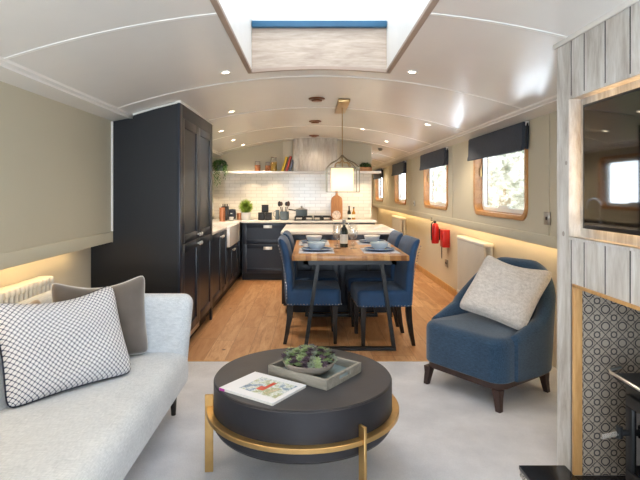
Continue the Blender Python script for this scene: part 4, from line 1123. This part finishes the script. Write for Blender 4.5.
# front corner F=(.069,2.204); sides along -ax (.33) and perp (.29)
px_ = Vector((-ax.y, ax.x)); Fp = Vector((.072, 2.204)); W_, D_ = .335, .293
ctr = Fp-ax*W_/2+px_*D_/2
ty = thing('wooden_tray', 'grey weathered wooden tray with cut-out handles on the coffee table', 'tray', (ctr.x, ctr.y, .44), ang)
w, d_, hh, th = W_/2, D_/2, .046, .013
MB().box((-w+th, -d_+th, 0), (w-th, d_-th, .01)).build('base', M['tray_in'], ty)
mb = MB(); mb.box((-w, -d_, 0), (w, -d_+th, hh), .002); mb.box((-w, d_-th, 0), (w, d_, hh), .002)
for s in (-1, 1):
    x0, x1 = (w-th, w) if s > 0 else (-w, -w+th)
    mb.box((x0, -d_+th, 0), (x1, -.045, hh)); mb.box((x0, .045, 0), (x1, d_-th, hh)); mb.box((x0, -.045, 0), (x1, .045, .014)); mb.box((x0, -.045, hh-.010), (x1, .045, hh))
mb.build('rim', M['tray'], ty)
# bowl of succulents
sb = thing('succulent_bowl', 'shallow stone bowl filled with green and plum succulents in the tray', 'potted plant', (-.003, 2.405, .4505))
MB().lathe([(0, 0), (.06, 0), (.085, .012), (.115, .038), (.126, .058), (.124, .063), (.116, .06), (.1, .045), (0, .045)], 48).build('bowl', M['bowl_stone'], sb)
MB().lathe([(0, .062), (.06, .058), (.112, .05), (.112, .046), (0, .046)], 30).build('soil', M['soil'], sb)
protos = []
for mi, m in enumerate((M['su1'], M['su2'], M['su3'], M['su1'], M['su2'])):
    mb = MB()
    for ring in range(3):
        nl = (5, 7, 9)[ring]; tilt = (1.1, .7, .3)[ring]; ln = (.014, .019, .024)[ring]
        for k in range(nl):
            a = 2*PI*k/nl+ring*.5; dv = Vector((math.cos(a)*math.cos(tilt), math.sin(a)*math.cos(tilt), math.sin(tilt)))
            sd = Vector((-math.sin(a), math.cos(a), 0)); up = dv.cross(sd)*-1
            q = [(Vector((0, 0, .004)), .2), (dv*ln*.6, .85), (dv*ln, .1)]
            rg = [[p+sd*.0065*wd*math.cos(b)+up*.0028*wd*math.sin(b) for b in [2*PI*i/6 for i in range(6)]] for p, wd in q]
            mb.loft([[tuple(v) for v in r] for r in rg])
    protos.append((mb, m))
pro = [mb.build('rosette', m, sb, angle=60) for mb, m in protos]
cnt = 0
for ringi, (rr, nn, zz) in enumerate(((0, 1, .104), (.028, 7, .102), (.056, 13, .094), (.084, 19, .080), (.110, 24, .066))):
    for k in range(nn):
        a = 2*PI*k/nn+ringi*.4+random.uniform(-.1, .1)
        base = pro[cnt % 5]
        o = base if cnt < 5 else base.copy()
        if cnt >= 5: COL.objects.link(o); o.parent = sb
        rj = rr+random.uniform(-.005, .005); o.location = (rj*math.cos(a), rj*math.sin(a), zz+random.uniform(-.004, .008))
        o.rotation_euler = (-math.sin(a)*rr*5*-1*-1, math.cos(a)*rr*5, random.uniform(0, 6)); s_ = random.uniform(1.0, 1.4); o.scale = (s_, s_, s_)
        cnt += 1
# magazine
ma = math.atan2(-.165, .241)
mg = thing('magazine', 'thick white magazine with a street picture on its cover, lying on the coffee table', 'magazine', (-.204, 2.226, .44), ma)
MB().box((-.145, -.117, .0005), (.145, .117, .0105)).build('pages', M['pages'], mg)
MB().box((-.147, -.119, .0105), (.147, .119, .0125)).build('cover', M['magazine'], mg)
MB().box((-.1485, -.119, .0005), (-.145, .119, .0123)).build('spine', M['piping_w'], mg)
MB().box((-.147, -.1195, .001), (-.118, -.1175, .0118)).build('spine_label', M['pink'], mg)

# ------------------------------------------------------------------ sofa
sf = thing('sofa', 'pale grey woven sofa along the left wall', 'sofa', (-1.13, 2.0, 0))
SYL = (.72-2.0, 3.06-2.0)   # local y range
mb = MB(); mb.pad(.80, 2.30, .17, .378, .08, .075, (.02, -.11), 8, crown=.012, bottom=.05); mb.build('seat', M['sofa'], sf, angle=75)
# back: slanted loft along y
mb = MB(); prof = [(-.40, .17), (-.43, .45), (-.435, .66), (-.425, .70), (-.39, .725), (-.345, .72), (-.315, .69), (-.285, .6), (-.22, .5), (-.15, .36), (-.13, .17)]
mb.loft([[(x, y, z) for x, z in prof] for y in (-1.26, -.6, 0, .6, 1.0)]); mb.build('backrest', M['sofa'], sf, angle=75)
# arms: rounded slab flaring softly into the seat front
def arm(y0, y1, s):
    mb = MB(); rings = []
    th = y1-y0; n = 9
    outline = []
    X0, X1, Z0, Z1, R = -.435, .442, .17, .703, .10
    for cx, cz, a0, r in ((X1-R*.55, Z1-R*.55, 0, R*.55), (X0+.05, Z1-.05, 90, .05), (X0+.03, Z0+.03, 180, .03), (X1-.10, Z0+.06, 270, .06)):
        for k in range(7):
            a = math.radians(a0+90*k/6); outline.append((cx+r*math.cos(a), cz+r*math.sin(a)))
    cxm, czm = 0, .42
    for k in range(n):
        t = k/(n-1); u = -1+2*t; ins = .045*(1-math.sqrt(max(0, 1-u*u)))
        rings.append([(x-ins*(1 if x > cxm else -1)*min(1, abs(x-cxm)/.3), y0+th*t, z-ins*(1 if z > czm else -1)*min(1, abs(z-czm)/.2)) for x, z in outline])
    mb.loft(rings); return mb.build('arm', M['sofa'], sf, angle=75)
arm(.925, 1.06, 1); arm(-1.28, -1.145, -1)
for x in (-.36, .335):
    for y in (-1.2, .97): MB().cyl((x, y, .002), (x, y, .18), .014, .024, 12).build('leg', M['darkwood'], sf)

# cushions
def cushion(name, W, Hh, T, m, corner, ex, ez, label, piping, pm, sag=.0, ear=.07, nU=26):
    """corner: bottom-left world point; ex: width dir, ez: height dir (unit vectors, face normal = ex x ez)"""
    ex = Vector(ex).normalized(); ez = Vector(ez); ez = (ez-ex*ez.dot(ex)).normalized(); ny = ex.cross(ez)
    cen = Vector(corner)+ex*W/2+ez*Hh/2
    mat = Matrix((ex, ny, ez)).transposed().to_4x4(); mat.translation = cen
    r = bpy.data.objects.new(name, None); r.empty_display_size = .1; COL.objects.link(r); r.matrix_world = mat; tag(r, label, 'cushion', 'scatter cushions' if 'sofa' in label else None)
    mb = MB(); uvl = mb.bm.loops.layers.uv.new('UVMap')
    def pos(u, v, side):
        cr = u*u*v*v
        x = W/2*u*(1-ear*(1-v*v)*abs(u)**1.5); z = Hh/2*v*(1-ear*(1-u*u)*abs(v)**1.5)
        if v > 0: z -= sag*Hh*(1-u*u)**1.2*v
        q = 1-.07*(u*v)**8; x *= q; z *= q
        wv = .006*math.sin(5*u+3*v)+.005*math.sin(7*v-4*u+1)
        y = side*(T/2*((1-u**4)*(1-v**4))**.42+wv*(1-u*u)*(1-v*v)*1.5)
        return (x, y, z)
    verts = {}
    for side in (-1, 1):
        for i in range(nU+1):
            for j in range(nU+1):
                u = math.sin((-1+2*i/nU)*PI/2*.999); v = math.sin((-1+2*j/nU)*PI/2*.999)
                edge = i in (0, nU) or j in (0, nU); key = (i, j, 0 if edge else side)
                if key not in verts: verts[key] = mb.bm.verts.new(pos(u, v, 0 if edge else side))
        for i in range(nU):
            for j in range(nU):
                q = []
                for a, b in ((i, j), (i+1, j), (i+1, j+1), (i, j+1)):
                    edge = a in (0, nU) or b in (0, nU); q.append(((a, b), verts[(a, b, 0 if edge else side)]))
                try: f = mb.bm.faces.new([x[1] for x in q])
                except ValueError: continue
                for lp, (ab, _) in zip(f.loops, q):
                    lp[uvl].uv = (W/2*math.sin((-1+2*ab[0]/nU)*PI/2), Hh/2*math.sin((-1+2*ab[1]/nU)*PI/2))
    mb.build('cover', m, r, angle=80)
    if piping:
        pts = []
        N = 24
        for k in range(N): pts.append(pos(-1+2*k/N, -1, 0))
        for k in range(N): pts.append(pos(1, -1+2*k/N, 0))
        for k in range(N): pts.append(pos(1-2*k/N, 1, 0))
        for k in range(N): pts.append(pos(-1, 1-2*k/N, 0))
        mb = MB(); mb.tube(pts, piping, 6, closed=True); mb.build('piping', pm, r)
    return r
# patterned cushion: bottom edge (-1.265,2.13)->(-.914,2.56)
cushion('scatter_cushion', .59, .475, .17, M['diamond'], (-1.265, 2.12, .385), (.351, .43, 0), (-.775*.42, .63*.42, .9),
        'white cushion with navy lattice print and navy piping, in front on the sofa', .005, M['piping_n'], .08, .07)
cushion('scatter_cushion', .50, .45, .16, M['taupe'], (-1.335, 2.63, .385), (.40, .25, 0), (-.10, .16, .9),
        'taupe velvet cushion with white piping leaning in the far corner of the sofa', .0045, M['piping_w'], .10, .07)
cushion('scatter_cushion', .42, .37, .10, M['taupe_lt'], (-1.33, 2.28, .385), (-.05, .9, 0), (-.22, 0, .9),
        'brown velvet cushion against the sofa back, mostly hidden behind the lattice cushion', .004, M['piping_w'], .02, .06)

# ------------------------------------------------------------------ armchair
fwd = Vector((-.81, -.585)).normalized()
AC = Vector((1.185, 3.40))
# local: -y forward, +x to the sitter's left as seen... rotate so local (0,-1) -> fwd
arz = math.atan2(fwd.y, fwd.x)+PI/2
ac = thing('armchair', 'low navy blue tub armchair on dark wooden legs beside the fireplace wall', 'armchair', (AC.x, AC.y, 0), arz)
mb = MB(); mb.pad(.62, .56, .165, .43, .10, .05, (0, -.035), 8, crown=.015, bottom=.012); mb.build('seat', M['armchair'], ac, angle=75)
mb = MB(); mb.pad(.585, .56, .125, .167, .09, .004, (0, -.02), 6, bottom=.004); mb.build('wooden_rail', M['brownwood'], ac, angle=50)
# wrap-around back shell
mb = MB(); rings = []
path = []
N = 44
HW, HB, RR = .30, .30, .20
def upath(t):   # t 0..1 from front of the left side, round the back, to the front of the right side
    ls = .28; la = PI/2*RR; lb = 2*(HW-RR); tot = 2*ls+2*la+lb; s = t*tot
    ys0 = HB-RR-ls
    if s < ls: return Vector((-HW, ys0+s)), Vector((-1, 0)), s/ls*.62
    s -= ls
    if s < la: a = s/RR; return Vector((-HW+RR-RR*math.cos(a), HB-RR+RR*math.sin(a))), Vector((-math.cos(a), math.sin(a))), .62+.38*s/la
    s -= la
    if s < lb: return Vector((-HW+RR+s, HB)), Vector((0, 1)), 1
    s -= lb
    if s < la: a = PI/2-s/RR; return Vector((HW-RR+RR*math.cos(a), HB-RR+RR*math.sin(a))), Vector((math.cos(a), math.sin(a))), 1-.38*s/la
    s -= la
    return Vector((HW, HB-RR-s)), Vector((1, 0)), .62-.62*s/ls
for i in range(N+1):
    p, nrm, q = upath(i/N)
    q2 = max(0, (q-.55)/.45); sm = q2*q2*(3-2*q2); h_ = .435+.09*min(1, q/.62)+.305*sm; lean = .05*max(0, (h_-.43)/.4)
    th = .03+.018*min(1, q*2)
    ring = []
    for zf, off in ((.17, th), (.30, th+.003), (h_*.55+.10, th+.004), (h_-.05, th+.002), (h_-.015, th*.8), (h_, th*.25), (h_, -th*.3), (h_-.02, -th*.85), (h_-.06, -th*1.1), (h_*.5+.17, -th*1.15), (.34, -th), (.17, -th)):
        l = lean*(zf/h_)**2; pt = p+nrm*(off+l*1.0); ring.append((pt.x, pt.y, zf))
    rings.append(ring)
mb.loft(rings); mb.build('backrest', M['armchair'], ac, angle=75)
for sx in (-1, 1):
    for sy, sp in ((-.275, -1), (.225, 1)):
        x = sx*.262
        MB().loft([[(x+sx*o-r, sy+sp*o*.7-r, z), (x+sx*o+r, sy+sp*o*.7-r, z), (x+sx*o+r, sy+sp*o*.7+r, z), (x+sx*o-r, sy+sp*o*.7+r, z)] for r, o, z in ((.015, .015, .003), (.02, .004, .08), (.026, 0, .127))]).build('leg', M['brownwood'], ac)
mb = MB(); mb.tube([(-.30, -.10, .44), (-.26, .05, .43), (-.24, .2, .44)], .004, 6); mb.tube([(.30, -.10, .44), (.26, .05, .43), (.24, .2, .44)], .004, 6); mb.build('seam', M['armchair'], ac)
# linen cushion on the armchair
cushion('linen_cushion', .49, .46, .15, M['linen'], (1.01, 3.50, .505), (.29, -.38, -.065), (.26, .14, .36),
        'oatmeal linen cushion leaning on the back of the blue armchair', .004, M['linen'], .07, .07)

# ------------------------------------------------------------------ outside
mb = MB(); nx, nz = 60, 14; rows = []
for j in range(nz+1):
    row = []
    for i in range(nx+1):
        y = -4+22*i/nx; z = -.3+4.2*j/nz; x = 3.6+1.6*(j/nz)+.35*math.sin(i*.9+j)+random.uniform(-.25, .25)
        row.append(mb.bm.verts.new((x, y, z)))
    rows.append(row)
for j in range(nz):
    for i in range(nx): mb.bm.faces.new((rows[j][i], rows[j][i+1], rows[j+1][i+1], rows[j+1][i]))
o = mb.build('riverbank', M['bank']); tag(o, 'bright pale bank of scrub outside the right-hand windows', 'riverbank', kind='stuff')
o = MB().box((-14, -4, .2), (-2.4, 18, .3)).build('towpath_grass', M['grass']); tag(o, 'green grass outside the window over the sink', 'grass', kind='stuff')

# ------------------------------------------------------------------ lighting
def area(name, loc, rot, sx, sy, e, c=(1, 1, 1), portal=False):
    l = bpy.data.lights.new(name, 'AREA'); l.shape = 'RECTANGLE'; l.size = sx; l.size_y = sy; l.energy = e; l.color = c
    if portal: l.cycles.is_portal = True
    o = bpy.data.objects.new(name, l); COL.objects.link(o); o.location = loc; o.rotation_euler = rot; return o
area('skylight_portal', (.061, 2.47, 2.44), (0, 0, 0), .9, 1.85, 1, portal=True)
area('stern_portal', (.065, Y0-.08, 1.0), (PI/2, 0, 0), 1.6, 1.75, 1, portal=True)
for a, b in RW: area('window_portal', (XR+.12, (a+b)/2, 1.42), (0, PI/2, 0), .64, b-a, 1, portal=True)
for a, b in LW: area('window_portal', (XL-.12, (a+b)/2, 1.42), (0, -PI/2, 0), .64, b-a, 1, portal=True)
for x in (-.9, -.55, .5, .85):    # under-shelf lamps
    l = bpy.data.lights.new('under_shelf_spot', 'SPOT'); l.energy = 6.5; l.color = (1, .79, .54); l.spot_size = 2.2; l.spot_blend = .8; l.shadow_soft_size = .02
    o = bpy.data.objects.new('under_shelf_spot', l); COL.objects.link(o); o.location = (x, 7.89, SHZ-.045)

w = bpy.data.worlds.new('sky'); SC.world = w; w.use_nodes = True; nt = w.node_tree
bg = nt.nodes['Background']; tc = nt.nodes.new('ShaderNodeTexCoord'); sp = nt.nodes.new('ShaderNodeSeparateXYZ'); cr = nt.nodes.new('ShaderNodeValToRGB')
nt.links.new(tc.outputs['Generated'], sp.inputs[0]); nt.links.new(sp.outputs[2], cr.inputs[0]); nt.links.new(cr.outputs[0], bg.inputs[0])
cr.color_ramp.elements[0].position = 0; cr.color_ramp.elements[0].color = (.78, .89, 1, 1); cr.color_ramp.elements[1].position = .35; cr.color_ramp.elements[1].color = (.15, .16, .17, 1)
bg.inputs[1].default_value = 20

SC.view_settings.view_transform = 'Standard'; SC.view_settings.look = 'None'; SC.view_settings.gamma = 1
SC.view_settings.use_curve_mapping = False
SC.view_settings.exposure = .3
SC.cycles.use_denoising = True
SC.cycles.max_bounces = 12; SC.cycles.diffuse_bounces = 6; SC.cycles.glossy_bounces = 4; SC.cycles.transparent_max_bounces = 12
SC.cycles.sample_clamp_indirect = 6; SC.cycles.caustics_reflective = False; SC.cycles.caustics_refractive = False
